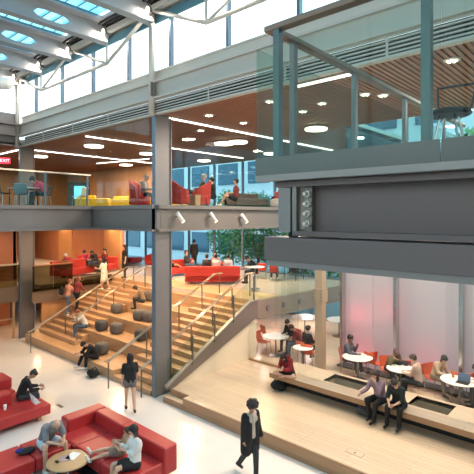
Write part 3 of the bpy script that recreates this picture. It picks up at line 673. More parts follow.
t = thing('planter_box', 'small plant pot on the ledge near the far left column', 'plant pot', (-22.2, 11.3, ZM)); MB().lathe([(.14, ZM), (.2, ZM+.5)], (-22.2, 11.3), 12).build('pot', BLACKM, t)
lf = MB()
for k in range(40):
    a = random.uniform(0, 6.28); r = random.uniform(.05, .28); z = ZM+.5+random.uniform(0, .45); c = Vector((-22.2+r*math.cos(a), 11.3+r*math.sin(a), z))
    lf.ell(c, (.07, .03, .015), Quaternion((random.random(), random.random(), random.random(), random.random())).normalized(), 6, 4)
lf.build('foliage', mat('pot_leaves', (.05, .12, .04), .6), t)

# ------------------------------------------------------------------ upper floor lounge
ZU = 6.0
p = at(187, 206, 5.98)
armchair('high_back_armchair', 'red high-backed armchair just right of the tall column on the upper floor', -12.18, 10.57, ZU, .73, h=1.0)
armchair('high_back_armchair', 'red high-backed armchair with a person whose legs are up, right of its twin', -12.76, 12.06, ZU, 3.87, h=1.0)
armchair('high_back_armchair', 'red high-backed armchair left of the tall column, a person in grey in it', -14.6, 10.6, ZU, .6, h=1.08)
armchair('high_back_armchair', 'red high-backed armchair in front of the orange timber booth', -12.3, 17.0, ZU, PI, h=1.15)
t = thing('side_table', 'small wooden block table between the two red high-backed armchairs', 'table', (-12.3, 11.35, ZU)); MB().box(-12.5, -12.1, 11.2, 11.5, ZU+.4, ZU+.44).build('tabletop', TABLEW, t)
MB().box(-12.48, -12.12, 11.22, 11.48, ZU, ZU+.4).build('side_panel', TABLEW, t)
t = thing('timber_booth', 'orange timber booth with layered sides at the end of the upper lounge', 'booth', (-12.0, 18.3, ZU))
for k in range(3): MB().box(-12.8, -11.4, 17.9, 18.6, ZU+.02+k*.42, ZU+.42+k*.42).build('timber_layer', mat('booth_timber', (.52, .26, .08), .5, noise=.12, nscale=5), t, bevel=.02)
sofa('grey_sofa', 'low grey sofa under the people by the upper windows', -13.4, 15.6, ZU, PI/2, 2.2, .8, m=GREYF, back=.7)
t = thing('grey_pouf', 'small pale grey pouf on the upper floor beside the grey sofa', 'pouf', (-11.9, 15.9, ZU)); MB().lathe([(.22, ZU), (.3, ZU+.1), (.3, ZU+.34), (.2, ZU+.42)], (-11.9, 15.9), 20).build('pouf_body', mat('pale_grey_wool', (.4, .37, .35), .9), t, smooth=True); t.children[0].location = (0, 0, 0)
for x, y, w, lab in ((-18.6, 10.9, 1.5, 'yellow bench at the left of the dark screen on the upper floor'), (-18.0, 12.6, 1.9, 'long yellow bench in front of the cyan screen on the upper floor'), (-17.0, 13.9, 1.9, 'yellow bench next to the red armchair left of the tall column')):
    t = thing('yellow_bench', lab, 'bench', (0, 0, 0), 0, 'yellow benches on the upper floor')
    MB().box(-w/2, w/2, -.35, .35, .08, .46).build('seat', YEL, t, bevel=.05); MB().box(-w/2, -w/2+.8, .15, .35, .46, .60).build('backrest', YEL, t, bevel=.05)
    MB().box(-w/2+.1, w/2-.1, -.28, .28, 0, .08).build('plinth', BLACKM, t); t.location = (x, y, ZU); t.rotation_euler = (0, 0, PI/4)
t = thing('media_screen', 'dark media wall with a bright cyan screen behind the yellow benches', 'screen')
MB().box(-.72, .72, -.05, .05, 0, 1.85).build('media_panel', mat('dark_teal_panel', (.015, .03, .035), .4), t); MB().box(-.3, .42, -.075, -.05, .75, 1.6).build('screen', mat('cyan_screen', (.1, .4, .5), .3, emit=(.12, .55, .75), es=1.3), t)
t.location = (atY(79, 0, 15.0).x, 15.0, ZU)
t.rotation_euler = (0, 0, .73)
p = Vector((-17.2, 8.0, ZU))
table('work_table', 'white work table of the person in pink on the upper walkway', -17.6, 7.35, ZU, h=.74, rect=(1.0, .8))
def chair(label, x, y, z, rz, shell, name='cafe_chair', group=None):
    t = thing(name, label, 'chair', (0, 0, 0), 0, group)
    m = MB()
    N = 6
    pts = [(.22, .45), (.05, .43), (-.14, .44), (-.20, .50), (-.235, .64), (-.27, .82)]
    for (x0, z0), (x1, z1) in zip(pts, pts[1:]):
        m.hexa([(x0, -.21, z0), (x0, .21, z0), (x1, .21, z1), (x1, -.21, z1), (x0+.012, -.21, z0+.016), (x0+.012, .21, z0+.016), (x1+.012, .21, z1+.016), (x1+.012, -.21, z1+.016)])
    m.build('seat_shell', shell, t)
    for sx, sy in ((.18, .17), (.18, -.17), (-.16, .17), (-.16, -.17)): MB().cap((sx, sy, .43), (sx*1.25, sy*1.25, .01), .011, .011, 6).build('leg', CHROME, t)
    t.location = (x, y, z); t.rotation_euler = (0, 0, rz); return t
BL = mat('dark_chair_shell', (.012, .014, .02), .4); LB = mat('pale_blue_shell', (.22, .32, .38), .5)
chair('pale blue-grey chair with its back to the walkway glass, beside the far left column', -16.7, 6.9, ZU, 2.6, LB, 'work_chair')
chair('black chair behind the walkway glass, left of the pale blue chair', -16.5, 6.15, ZU, .5, BL, 'work_chair')
chair('black chair farther left with a coat over it behind the walkway glass', -16.8, 5.5, ZU, 2.9, BL, 'work_chair')
chair('white chair right of the person in pink on the upper walkway', -17.0, 9.35, ZU, 3.6, WHITE, 'work_chair')
chair('dark chair of the person in pink on the upper walkway', -17.5, 8.1, ZU, -PI/2, BL, 'work_chair')
p = Vector((-17.6, 7.35, ZU+.74)); tag(MB().box(p.x-.15, p.x+.15, p.y-.1, p.y+.1, p.z, p.z+.015).build('notebook', PAPER), 'white notebook on the work table of the person in pink', 'notebook')
for px, py, lab in ((313, 277, 'red shell chair behind the mezzanine glass, next to the tan pillar'), (274, 281, 'red shell chair behind the mezzanine glass, nearest the corner of the stairs'), (262, 279, 'red shell chair by the high white table')):
    p = at(px, py, ZM); chair(lab, p.x, p.y, ZM, 2.2, mat('red_shell', (.42, .03, .02), .5), 'shell_chair')
# bar stool on the bridge
t = thing('bar_stool', 'black bar stool with splayed metal legs on the bridge at the right edge', 'stool', (-.75, 5.0, 6.0))
MB().lathe([(.20, 6.74), (.22, 6.76), (.21, 6.79)], (-.75, 5.0), 24).build('seat', BLACKM, t)
for k in range(4):
    a = PI/4+k*PI/2; MB().cap((-.75+.1*math.cos(a), 5+.1*math.sin(a), 6.74), (-.75+.26*math.cos(a), 5+.26*math.sin(a), 6.01), .014, .014, 8).build('leg', CHROME, t)
MB().tube([(-.75+.2*math.cos(a), 5+.2*math.sin(a), 6.28) for a in [PI/4+k*PI/2 for k in range(5)]], .01, 6).build('foot_ring', CHROME, t)
MB().tube([(-.9, 5.15, 6.76), (-.93, 5.2, 7.1), (-.55, 5.25, 7.1), (-.6, 5.18, 6.76)], .012, 6).build('backrest', BLACKM, t)
t.location.x -= .74
# exit sign
t = thing('exit_sign', 'red EXIT sign hanging under the slatted ceiling at the far left', 'sign')
MB().box(-.22, .22, -.03, .03, -.14, .14).build('sign_box', EXITM, t)
MB().cap((0, 0, .14), (0, 0, .62), .012, .012, 6).build('hanger', POST, t)
tcu = bpy.data.curves.new('lettering', 'FONT'); tcu.body = 'EXIT'; tcu.size = .2; tcu.align_x = 'CENTER'; tcu.align_y = 'CENTER'; tcu.extrude = .003
to = bpy.data.objects.new('lettering', tcu); C.objects.link(to); to.parent = t; to.location = (0, -.035, 0); to.rotation_euler = (PI/2, 0, 0); tcu.materials.append(mat('exit_letters', (1, .7, .7), .5, emit=(1, .55, .6), es=2))
bpy.context.view_layer.update()
_me = bpy.data.meshes.new_from_object(to.evaluated_get(bpy.context.evaluated_depsgraph_get())); _n = bpy.data.objects.new('letters', _me); C.objects.link(_n); _n.parent = t; _n.location = to.location; _n.rotation_euler = to.rotation_euler; bpy.data.objects.remove(to)
t.location = atX(5, 161, -22.2); t.rotation_euler = (0, 0, PI/3)
t.location.z = 8.25

# ------------------------------------------------------------------ cafe furniture
ZC = .35
G = 'round white cafe tables'
table('cafe_table', 'round white cafe table nearest the pink end of the frosted wall', -6.84, 13.5, ZC, .48, group=G)
table('cafe_table', 'round white cafe table of the person in olive, behind the seated couple', -5.35, 13.35, ZC, .42, group=G)
table('cafe_table', 'white cafe table at the right edge with small bottles on it', -3.75, 13.5, ZC, .5, group=G)
table('cafe_table', 'round white cafe table at the left, beside the cream stair wall', -10.35, 13.75, ZC, .5, group=G)
table('cafe_table', 'round white cafe table in front of the tan pillar', -8.75, 13.2, ZC, .36, group=G)
table('cafe_table', 'white table far back under the mezzanine, left of the pillar', -11.3, 17.2, ZC, .6, group=G)
table('cafe_table', 'white table farthest back near the windows, right of the other far one', -9.9, 17.8, ZC, .55, group=G)
CH = Proto(lambda: chair('', 0, 0, 0, 0, ORANGE))
G = 'orange cafe chairs with metal legs'
for px, py, z, rz, lab in ((347, 372, ZC, .4, 'orange chair of the person left of the pink lit round table'),
    (369, 374, ZC, 2.7, 'orange chair right of the pink lit round table'), (377, 375, ZC, 1.3, 'orange chair behind the person in olive'),
    (410, 378, ZC, 2.2, 'orange chair behind the seated couple, right of the person in olive'), (424, 383, ZC, 2.8, 'orange chair in front of the frosted wall, left of the woman with dark hair'),
    (463, 397, ZC, 1.6, 'orange chair nearest the glass at the right edge'), (470, 392, ZC, 2.6, 'orange chair partly cut by the right edge of the picture'),
    (402, 385, ZC, 1.7, 'orange chair with a black jacket on its back'),
    (264, 353, ZC, .2, 'orange chair beside the cream stair wall'), (300, 355, ZC, 2.6, 'orange chair under the person at the leftmost cafe tables'),
    (314, 355, ZC, 2.9, 'orange chair next to the tan pillar'), (268, 345, ZC, 1.2, 'orange chair at the back of the left cafe table'), (308, 372-6, ZC, 1.9, 'orange chair in front of the small round table beside the pillar')):
    p = at(px, py, z); p.y = max(p.y, 12.95); p.y = min(p.y, 14.1) if p.x > -8 else p.y
    CH.put((p.x, p.y, z), rz, lab, G)
jx = at(402, 385, ZC); 
j = MB(); j.cap((-.27, -.2, .80), (-.27, .2, .80), .07, .07, 10).cap((-.30, -.19, .78), (-.31, -.17, .45), .07, .08, 8).cap((-.30, .19, .78), (-.31, .17, .45), .07, .08, 8).cap((-.31, 0, .78), (-.32, 0, .45), .09, .09, 8)
jo = j.build('jacket', mat('black_cloth'), smooth=True, origin=(0, 0, 0)); tag(jo, 'black jacket hung over an orange chair behind the seated couple', 'jacket'); jy = max(jx.y, 12.95); jo.location = (jx.x, jy, ZC); jo.rotation_euler = (0, 0, 1.7)
for dx, dy, c, lab in ((-.2, .1, (.6, .15, .05), 'small orange bottle on the right-hand cafe table'), (.05, .05, (.75, .7, .6), 'small white cup on the right-hand cafe table')):
    b = thing('bottle' if dx < 0 else 'cup', lab, 'bottle' if dx < 0 else 'cup', (-3.75+dx, 13.5+dy, ZC+.74))
    MB().lathe([(.035, ZC+.74), (.035, ZC+.88), (.015, ZC+.93), (.015, ZC+.96)] if dx < 0 else [(.03, ZC+.74), (.04, ZC+.84)], (-3.75+dx, 13.5+dy), 12).build('vessel', mat('vessel%d' % (dx < 0), c, .4), b)
lp = thing('laptop', 'dark open laptop on the right-hand cafe table', 'laptop', (-3.6, 13.3, ZC+.74))
MB().box(-3.78, -3.46, 13.2, 13.42, ZC+.741, ZC+.756).build('keyboard_half', BLACKM, lp); MB().hexa([(-3.78, 13.42, ZC+.75), (-3.46, 13.42, ZC+.75), (-3.46, 13.43, ZC+.75), (-3.78, 13.43, ZC+.75), (-3.78, 13.48, ZC+.96), (-3.46, 13.48, ZC+.96), (-3.46, 13.49, ZC+.96), (-3.78, 13.49, ZC+.96)]).build('lid', mat('laptop_blue', (.08, .12, .2), .4), lp)

# ------------------------------------------------------------------ bags
def backpack(label, x, y, z, rz, col, s=1.0, lie=False):
    t = thing('backpack', label, 'backpack')
    m = mat('bag_%g_%g' % (col[0], s), col, .8, noise=.2, nscale=30)
    if lie:
        MB().ell((0, 0, .15*s), (.26*s, .19*s, .15*s), None, 14, 9).build('pack_body', m, t, smooth=True); MB().ell((.06*s, -.12*s, .12*s), (.16*s, .09*s, .11*s)).build('front_pocket', m, t, smooth=True)
        for sg in (-1, 1): MB().tube([(-.15*s, .08*sg*s, .26*s), (-.02*s, .14*sg*s, .31*s), (.14*s, .09*sg*s, .26*s)], .015, 6).build('strap', m, t, smooth=True)
    else:
        MB().ell((0, 0, .24*s), (.16*s, .12*s, .24*s), None, 14, 9).build('pack_body', m, t, smooth=True); MB().ell((0, -.10*s, .15*s), (.12*s, .07*s, .12*s)).build('front_pocket', m, t, smooth=True)
        for sg in (-1, 1): MB().tube([(.08*sg*s, .09*s, .42*s), (.10*sg*s, .16*s, .28*s), (.08*sg*s, .10*s, .06*s)], .014, 6).build('strap', m, t, smooth=True)
    t.location = (x, y, z); t.rotation_euler = (0, 0, rz); return t
p = at(276.5, 391, .35); backpack('black backpack lying on the platform before the end of the long bench', p.x, p.y+.12, .35, .7, (.008, .008, .009), 1.0, True)
p = at(364, 415, .35); backpack('dark grey bag on the platform at the feet of the seated couple', p.x, p.y, .35, .7, (.06, .055, .06), .85, True)
p = at(93, 377, 0); backpack('black backpack on the white floor beside the person in black on the lowest tier', p.x, min(p.y, 8.42), 0, .3, (.007, .007, .008), .95, True)

# ------------------------------------------------------------------ lamps in and under the slatted ceiling
CEIL = 8.86
def strip(label, x0, y0, x1, y1):
    t = thing('strip_light', label, 'strip light', ((x0+x1)/2, (y0+y1)/2, CEIL), 0, 'linear ceiling lights')
    a = Vector((x0, y0, CEIL-.04)); b = Vector((x1, y1, CEIL-.04)); MB().bar(a, b, .09, .03).build('diffuser', STRIPM, t); MB().bar(a+Vector((0, 0, .026)), b+Vector((0, 0, .026)), .13, .02).build('trim', STEELL, t)
strip('long strip light running back from the tall column to the upper windows', -11.3, 9.3, -11.05, 19.2)
strip('long strip light crossing left of the tall column and behind it', -16.35, 9.25, -16.25, 18.6)
strip('long strip light starting beside the far left column', -21.7, 9.4, -21.9, 17.2)
strip('strip light running across above the cyan screen', -24.5, 14.6, -20.3, 15.3)
strip('strip light left of the far left column', -26.5, 9.0, -21.95, 9.05)
strip('glowing strip standing in for a reflection beyond the glass guard at the upper right', -6.3, 9.1, -4.6, 9.1)  # glowing bar put in for a reflected line of light
def disc(px, py, r, label):
    p = at(px, py, CEIL-.1); t = thing('disc_lamp', label, 'lamp', (p.x, p.y, CEIL), 0, 'round disc ceiling lamps')
    MB().lathe([(r*.97, CEIL-.12), (r, CEIL-.09), (r*.97, CEIL-.07)], (p.x, p.y), 28).build('diffuser', LAMP, t).location.z = 0
    t.children[0].location = t.children[0].location
    MB().lathe([(r*1.03, CEIL-.07), (r*1.03, CEIL-.03)], (p.x, p.y), 28).build('housing', WHITE, t); return t
def fixdisc(t):
    for c in t.children: c.location = (0, 0, 0)
for a in ((94, 146.5, .42, 'disc lamp left of the tall column, the widest of the left group'), (40, 156.7, .38, 'disc lamp beside the far left column'), (126, 165.2, .38, 'disc lamp above the yellow bench left of the tall column'),
          (147, 154, .36, 'disc lamp close to the left edge of the tall column'), (224, 144, .42, 'left of two overlapping disc lamps right of the tall column'), (238, 142.5, .40, 'right of two overlapping disc lamps right of the tall column'),
          (204, 161, .36, 'disc lamp above the red armchairs with the legs-up person'), (316, 129.5, .40, 'large disc lamp seen through the corner of the glass guard'), (271, 154, .36, 'disc lamp under the bottom corner of the glass guard')):
    fixdisc(disc(*a))
def downlight(px, py, label):
    p = at(px, py, CEIL-.01); t = thing('downlight', label, 'lamp', (p.x, p.y, CEIL), 0, 'small recessed downlights')
    MB().lathe([(.15, CEIL-.03), (.17, CEIL-.015), (.17, CEIL)], (p.x, p.y), 16).build('ring', STEELL, t); m = MB()
    for k in range(5): a = k*2*PI/5; m.ell((p.x+.08*math.cos(a), p.y+.08*math.sin(a), CEIL-.035), (.032, .032, .02), None, 8, 5)
    m.build('bulb_cluster', LAMP, t); fixdisc(t)
for a in ((209, 115, 'recessed downlight nearest the louvres right of the tall column'), (243.5, 122.5, 'second recessed downlight right of the tall column'), (270, 101, 'downlight at the left edge of the glass guard'), (303, 111, 'downlight between the two front posts of the guard, left one'),
          (322, 103, 'single downlight beyond the glass guard'), (383, 95, 'downlight below the walnut handrail'), (452, 60, 'bright downlight near the right edge of the picture'), (201, 130, 'faint downlight above the overlapping disc lamps'), (365, 94, 'small downlight left of the one below the walnut handrail')):
    downlight(*a)
# spotlights on the channel X=-11.25
for px, py, lab in ((180, 217, 'white spotlight on the steel edge beam, nearest the tall column'), (213, 217, 'middle white spotlight on the steel edge beam'), (244, 218, 'white spotlight on the steel edge beam farthest from the tall column')):
    d = ray(px, py); k = -11.02/d.x; P_ = Vector((0, 0, CAMZ))+d*k
    t = thing('spotlight', lab, 'spotlight', P_, 0, 'white spotlights on the edge beam'); dr = Vector((.06, .10, -.16))
    MB().cap(P_-dr*.9, P_+dr*.9, .065, .065, 14, ends=False).build('can', WHITE, t, smooth=True)
    MB().cap(P_+dr*.9, P_+dr*1.0, .055, .055, 14, ends=False).build('lens', LAMP, t)
    MB().cap(P_, (-11.22, P_.y, P_.z+.02), .02, .02, 8).build('bracket', POST, t)

# ------------------------------------------------------------------ outside: trees and a neighbouring building
LEAF = mat('tree_leaves', (.14, .28, .07), .6, noise=.5, nscale=1.2); BARK = mat('tree_bark', (.12, .08, .05), .9, noise=.3)
struct('floor_street', MB().box(-70, 20, 20.2, 60, -.3, -.1).box(-7.8, 20, 14.9, 20.2, -.3, -.1), mat('street_paving', (.30, .30, .31), .8, noise=.15, nscale=.5), 'paved street outside the windows')
def mk_tree():
    t = thing('street_tree', '', 'tree')
    MB().cap((0, 0, 0), (.1, .05, 2.6), .14, .09, 10).cap((.1, .05, 2.5), (-.5, .3, 4.2), .07, .03, 8).cap((.1, .05, 2.4), (.6, -.2, 4.4), .07, .03, 8).build('trunk', BARK, t, smooth=True)
    m = MB(); rnd = random.Random(3)
    for k in range(2600):
        while True:
            q = Vector((rnd.uniform(-1, 1), rnd.uniform(-1, 1), rnd.uniform(-1, 1)))
            if .25 < q.length < 1 + .15*math.sin(q.x*7)*math.sin(q.y*5+q.z*6): break
        c = Vector((q.x*1.9, q.y*1.7, 4.6+q.z*2.9)); u = Vector((rnd.gauss(0, 1), rnd.gauss(0, 1), rnd.gauss(0, .5))).normalized()*.14; w = u.orthogonal().normalized()*.07
        n = len(m.v); m.v += [c-u, c+w, c+u, c-w]; m.f.append((n, n+1, n+2, n+3))
    m.build('crown', LEAF, t); return t
TR = Proto(mk_tree)
for x, y, s, lab in ((-20, 24.5, 1, 'green tree outside the windows behind the reclining visitor'), (-16.0, 24.0, 1.0, 'green tree outside the windows above the long red sofa'), (-12.6, 23.7, .8, 'green tree outside the windows behind the high white table'), (-24.4, 26.5, 1.05, 'green tree outside, left of the tall column in the view'),
                     (-9.3, 24.8, 1.2, 'tall green tree outside behind the glass guard corner'), (-4.6, 19.5, 1.25, 'green tree outside behind the right part of the guard'), (.5, 19.5, 1.25, 'green tree outside near the right edge'), (-11.5, 29.5, 1.4, 'tall tree farther back between the other street trees')):
    o = TR.put((x, y, -.1), x, lab, 'street trees outside the far windows'); o.scale = (s, s, s)
t = thing('street_building', 'pale concrete building with rows of windows across the street', 'building', (-20, 40, -.1))
MB().box(-62, 14, 38, 46, -.1, 22).build('wall', mat('concrete', (.62, .63, .64), .8, noise=.1, nscale=.5), t)
for r in range(4):
    for c in range(16):
        MB().box(-60+c*4.6, -57+c*4.6, 37.9, 38.0, 1.2+r*4, 3.6+r*4).build('window', mat('dark_window', (.05, .10, .14), .1, .3), t)

# ------------------------------------------------------------------ people
PEND = []      # (object, voxel size, extra mesh) turned into one continuous surface at the end
SK1 = mat('skin_light', (.60, .36, .25), .55); SK2 = mat('skin_tan', (.44, .24, .15), .55); SK3 = mat('skin_brown', (.24, .12, .07), .55)
HB = mat('hair_black', (.012, .009, .008), .5, noise=.2, nscale=60); HBR = mat('hair_brown', (.06, .03, .018), .5, noise=.2, nscale=60); HRB = mat('hair_auburn', (.22, .06, .03), .5, noise=.2, nscale=60)
HGR = mat('hair_grey', (.35, .32, .28), .6, noise=.2, nscale=60)
EYE = mat('eye_dark', (.02, .015, .012), .2); LIP = mat('lip', (.38, .10, .08), .5)
def cloth(name, col=(.3, .3, .3), noise=.12, ns=14): return mat('cloth_'+name, col, .85, noise=noise, nscale=ns)
def nv(v): return Vector(v).normalized()
def remesh(mb, name, m, parent, vox, extra=None):
    o = mb.build(name, m, parent, smooth=True); PEND.append((o, vox, extra, parent)); return o
def person(label, loc, yaw, h=1.68, seat=None, lean=0, side=0, bend=0, th=((0, 0, -1), (0, 0, -1)), sh=((0, 0, -1), (0, 0, -1)),
           ua=((0, .12, -1), (0, -.12, -1)), fa=((.2, .05, -1), (.2, -.05, -1)), head=(0, 0), skin=SK1, top=None, sleeve=1.0, bottom=None, legs='trousers',
           shoes=None, hair='short', hm=HB, coat=None, vox=.017, hands=True, group=None, loose=1.0, face=True, hood=None, toes=None, dress=None, scarf=None):
    """loc is the ground point under the pelvis (standing) or the seat point (seat given). body-local axes: x forward, y left, z up."""
    s = h/1.72
    t = thing('person', label, 'person', (0, 0, 0), 0, group)
    rl = math.radians(lean); rs = math.radians(side); rbn = math.radians(lean+bend)
    up = Vector((math.sin(rl)*math.cos(rs), -math.sin(rs), math.cos(rl)*math.cos(rs))); up2 = Vector((math.sin(rbn)*math.cos(rs), -math.sin(rs), math.cos(rbn)*math.cos(rs)))
    P = Vector((0, 0, 0)); W = P+up*.20*s; CH_ = W+up2*.17*s; NB = CH_+up2*.14*s
    lat = Vector((0, 1, 0)); lat2 = (lat-up2*lat.dot(up2)).normalized(); fw2 = lat2.cross(up2)
    hips = [P+lat*.09*s*k-Vector((0, 0, .03*s)) for k in (1, -1)]
    shd = [CH_+up2*.085*s+lat2*.165*s*k for k in (1, -1)]
    hp, hy = math.radians(head[0]), math.radians(head[1])
    q = Quaternion(lat2, hp) @ Quaternion(up2, hy); hu = q @ up2; hf = q @ fw2; hl = hu.cross(hf)
    HC = NB+up2*.05*s+hu*.125*s+hf*.02*s
    kn, an, el, wr = [], [], [], []
    for k in (0, 1):
        kn.append(hips[k]+nv(th[k])*.42*s); an.append(kn[k]+nv(sh[k])*.40*s)
        el.append(shd[k]+nv(ua[k])*.27*s); wr.append(el[k]+nv(fa[k])*.24*s)
    # --- body
    b = MB()
    b.cap(hips[0], hips[1], .105*s, .105*s, 12); b.cap(P+lat*.04*s, W+lat*.035*s, .115*s, .105*s, 12); b.cap(P-lat*.04*s, W-lat*.035*s, .115*s, .105*s, 12)
    b.cap(W+lat*.03*s, CH_+lat2*.07*s, .10*s, .11*s, 12); b.cap(W-lat*.03*s, CH_-lat2*.07*s, .10*s, .11*s, 12); b.cap(shd[0], shd[1], .055*s, .055*s, 12)
    b.cap(NB-up2*.05*s, HC-hu*.05*s, .052*s, .05*s, 10)
    Q = Matrix((hf, hl, hu)).transposed().to_quaternion()
    b.ell(HC, (.098*s, .077*s, .112*s), Q, 16, 10); b.ell(HC-hu*.055*s+hf*.025*s, (.065*s, .056*s, .06*s), Q, 12, 8)
    b.cap(HC+hf*.095*s+hu*.0*s, HC+hf*.108*s-hu*.025*s, .012*s, .016*s, 8)
    for k in (1, -1): b.ell(HC+hl*.078*s*k-hu*.012*s, (.02*s, .014*s, .032*s), Q, 8, 6)
    feet = []
    for k in (0, 1):
        b.cap(hips[k], kn[k], .085*s, .056*s, 12); b.cap(kn[k], kn[k]+(an[k]-kn[k])*.35, .056*s, .054*s, 12); b.cap(kn[k]+(an[k]-kn[k])*.35, an[k], .054*s, .036*s, 12)
        b.cap(shd[k], el[k], .047*s, .038*s, 10); b.cap(el[k], wr[k], .039*s, .027*s, 10)
        sd = (an[k]-kn[k]).normalized()
        if toes: fd = nv(toes[k])
        else:
            fd = Vector((1, 0, 0)); fd = (fd-sd*fd.dot(sd)*.8).normalized()
            if sd.z < -.6: fd = Vector((fd.x, fd.y, 0)).normalized() if abs(fd.x) > .01 else Vector((1, 0, 0))
        heel = an[k]+sd*.045*s-fd*.04*s; toe = an[k]+sd*.055*s+fd*.15*s
        feet.append((heel, toe, sd, fd)); b.cap(heel, toe, .034*s, .028*s, 10)
    # --- hands: palm, four curled fingers of different length and a thumb
    hm_ = MB()
    for k in (0, 1):
        d = (wr[k]-el[k]).normalized(); kk = 1 if k == 0 else -1
        pn = (Vector((0, -kk, 0))-d*Vector((0, -kk, 0)).dot(d)); pn = pn.normalized() if pn.length > .1 else d.orthogonal()
        sd_ = d.cross(pn)
        b.cap(wr[k], wr[k]+d*.07*s, .028*s, .033*s, 10)
        if hands:
            for f in range(4):
                off = sd_*(f-1.5)*.019*s; L_ = (.036, .043, .040, .031)[f]*s
                p0 = wr[k]+d*.085*s+off; p1 = p0+(d*.9+pn*.35).normalized()*L_; p2 = p1+(d*.55+pn*.8).normalized()*L_*.75
                hm_.cap(p0-d*.02*s, p1, .0095*s, .0085*s, 6); hm_.cap(p1, p2, .0085*s, .007*s, 6)
            ts = -sd_; p0 = wr[k]+d*.03*s+ts*.025*s; p1 = p0+(d*.6+ts*.7).normalized()*.038*s; p2 = p1+(d*.9+pn*.2).normalized()*.028*s
            hm_.cap(p0, p1, .012*s, .010*s, 6); hm_.cap(p1, p2, .010*s, .008*s, 6)
    remesh(b, 'body', skin, t, vox, hm_ if hands else None)
    if face:
        for k in (1, -1): MB().ell(HC+hf*.088*s+hl*.031*s*k+hu*.012*s, (.010*s, .016*s, .009*s), Q, 8, 6).build('eye', EYE, t, smooth=True)
        MB().ell(HC+hf*.088*s-hu*.058*s, (.010*s, .025*s, .008*s), Q, 8, 6).build('mouth', LIP, t, smooth=True)
    # --- hair
    if hair != 'bald':
        g = MB(); g.ell(HC+hu*.022*s-hf*.022*s, (.104*s, .090*s, .112*s), Q, 16, 10); g.ell(HC+hu*.065*s+hf*.018*s, (.085*s, .078*s, .058*s), Q, 12, 8)
        if hair in ('long', 'bob'):
            L_ = {'long': .34, 'bob': .14}[hair]*s; dn = (-hu*.5+Vector((0, 0, -1))*.8).normalized()
            for k in (-1, -.5, 0, .5, 1):
                a = HC-hf*(.05-.03*abs(k))*s+hl*.062*s*k; g.cap(a, a+dn*L_*(1-.15*abs(k))-hf*.03*s, .042*s, .03*s, 8)
        if hair == 'bun': g.ell(HC+hu*.10*s-hf*.07*s, (.045*s,)*3, None, 10, 7)
        if hair == 'curly':
            for k in range(22):
                a = k*2.4; z_ = 1-k/12; r_ = math.sqrt(max(0, 1-z_*z_)); g.ell(HC+hu*(.04+.09*z_)*s-hf*(.03+.09*r_*math.cos(a)*.9)*s+hl*.10*r_*math.sin(a)*s, (.056*s,)*3, None, 8, 6)
        remesh(g, 'hair', hm, t, .012)
    if hair == 'cap': pass
    # --- clothes
    if top:
        g = MB(); e = .016*s*loose
        g.cap(P+lat*.045*s+up*.0, W+lat*.04*s, .118*s+e, .108*s+e, 12); g.cap(P-lat*.045*s, W-lat*.04*s, .118*s+e, .108*s+e, 12)
        g.cap(W+lat*.035*s, CH_+lat2*.075*s, .103*s+e, .112*s+e, 12); g.cap(W-lat*.035*s, CH_-lat2*.075*s, .103*s+e, .112*s+e, 12)
        g.cap(shd[0], shd[1], .058*s+e*.6, .058*s+e*.6, 12)
        for k in (0, 1):
            sl_ = min(1, sleeve*2); g.cap(shd[k], shd[k]+(el[k]-shd[k])*sl_, .054*s+e, .044*s+e, 10)
            if sleeve > .5: g.cap(el[k], el[k]+(wr[k]-el[k])*(sleeve-.5)*2*.95, .044*s+e, .031*s+e, 10)
        remesh(g, 'shirt', top, t, vox)
    if hood: 
        g = MB(); g.cap(NB-fw2*.08*s+lat2*.07*s, NB-fw2*.08*s-lat2*.07*s, .05*s, .05*s, 10); remesh(g, 'hood', hood, t, vox)
    if coat:      # open long coat: back panel and two fronts with sleeves
        g = MB(); e = .034*s
        hem = P+Vector((-.03, 0, -.34*s)); 
        for k in (1, -1):
            g.cap(CH_+lat2*.09*s*k-fw2*.015*s, P+lat*.085*s*k-Vector((.0, 0, 0)), .138*s, .150*s, 12); g.cap(P+lat*.085*s*k, hem+lat*.11*s*k+Vector((.03, 0, 0)), .150*s, .135*s, 12)
        for k in (0, 1):
            g.cap(shd[k], el[k], .078*s, .070*s, 10); g.cap(el[k], wr[k], .068*s, .055*s, 10)
        remesh(g, 'coat', coat, t, vox)
        g = MB(); g.cap(CH_+up2*.07*s+fw2*.085*s, P+Vector((.115*s, 0, .0)), .046*s, .058*s, 10); remesh(g, 'sweater_front', top or coat, t, vox)
    if bottom:
        g = MB(); e = .012*s*loose; g.cap(hips[0], hips[1], .112*s+e, .112*s+e, 12); g.cap(P, P+up*.06*s, .125*s+e, .115*s+e, 12)
        fr = {'trousers': 1, 'shorts': .5, 'skirt': .62}[legs] * (.62 if 'walking' in label else 1)
        for k in (0, 1):
            kk = hips[k]+(kn[k]-hips[k])*min(1, fr if legs != 'trousers' else 1)
            g.cap(hips[k], kk, .092*s+e, (.062 if legs == 'trousers' else .082)*s+e, 12)
            if legs == 'trousers': g.cap(kn[k], an[k], .062*s+e, .045*s+e, 12)
        if legs == 'skirt': g.cap(hips[0]*.5+hips[1]*.5, (hips[0]+(kn[0]-hips[0])*fr+hips[1]+(kn[1]-hips[1])*fr)*.5, .12*s, .13*s, 12)
        remesh(g, {'trousers': 'trousers', 'shorts': 'shorts', 'skirt': 'skirt'}[legs], bottom, t, vox)
    if dress:
        g = MB(); m_ = P+Vector((0, 0, -.38*s)) if seat is None else (kn[0]+kn[1])*.5
        g.cap(CH_+lat2*.05*s, m_+lat*.06*s, .115*s, .15*s, 12); g.cap(CH_-lat2*.05*s, m_-lat*.06*s, .115*s, .15*s, 12); remesh(g, 'dress', dress, t, vox)
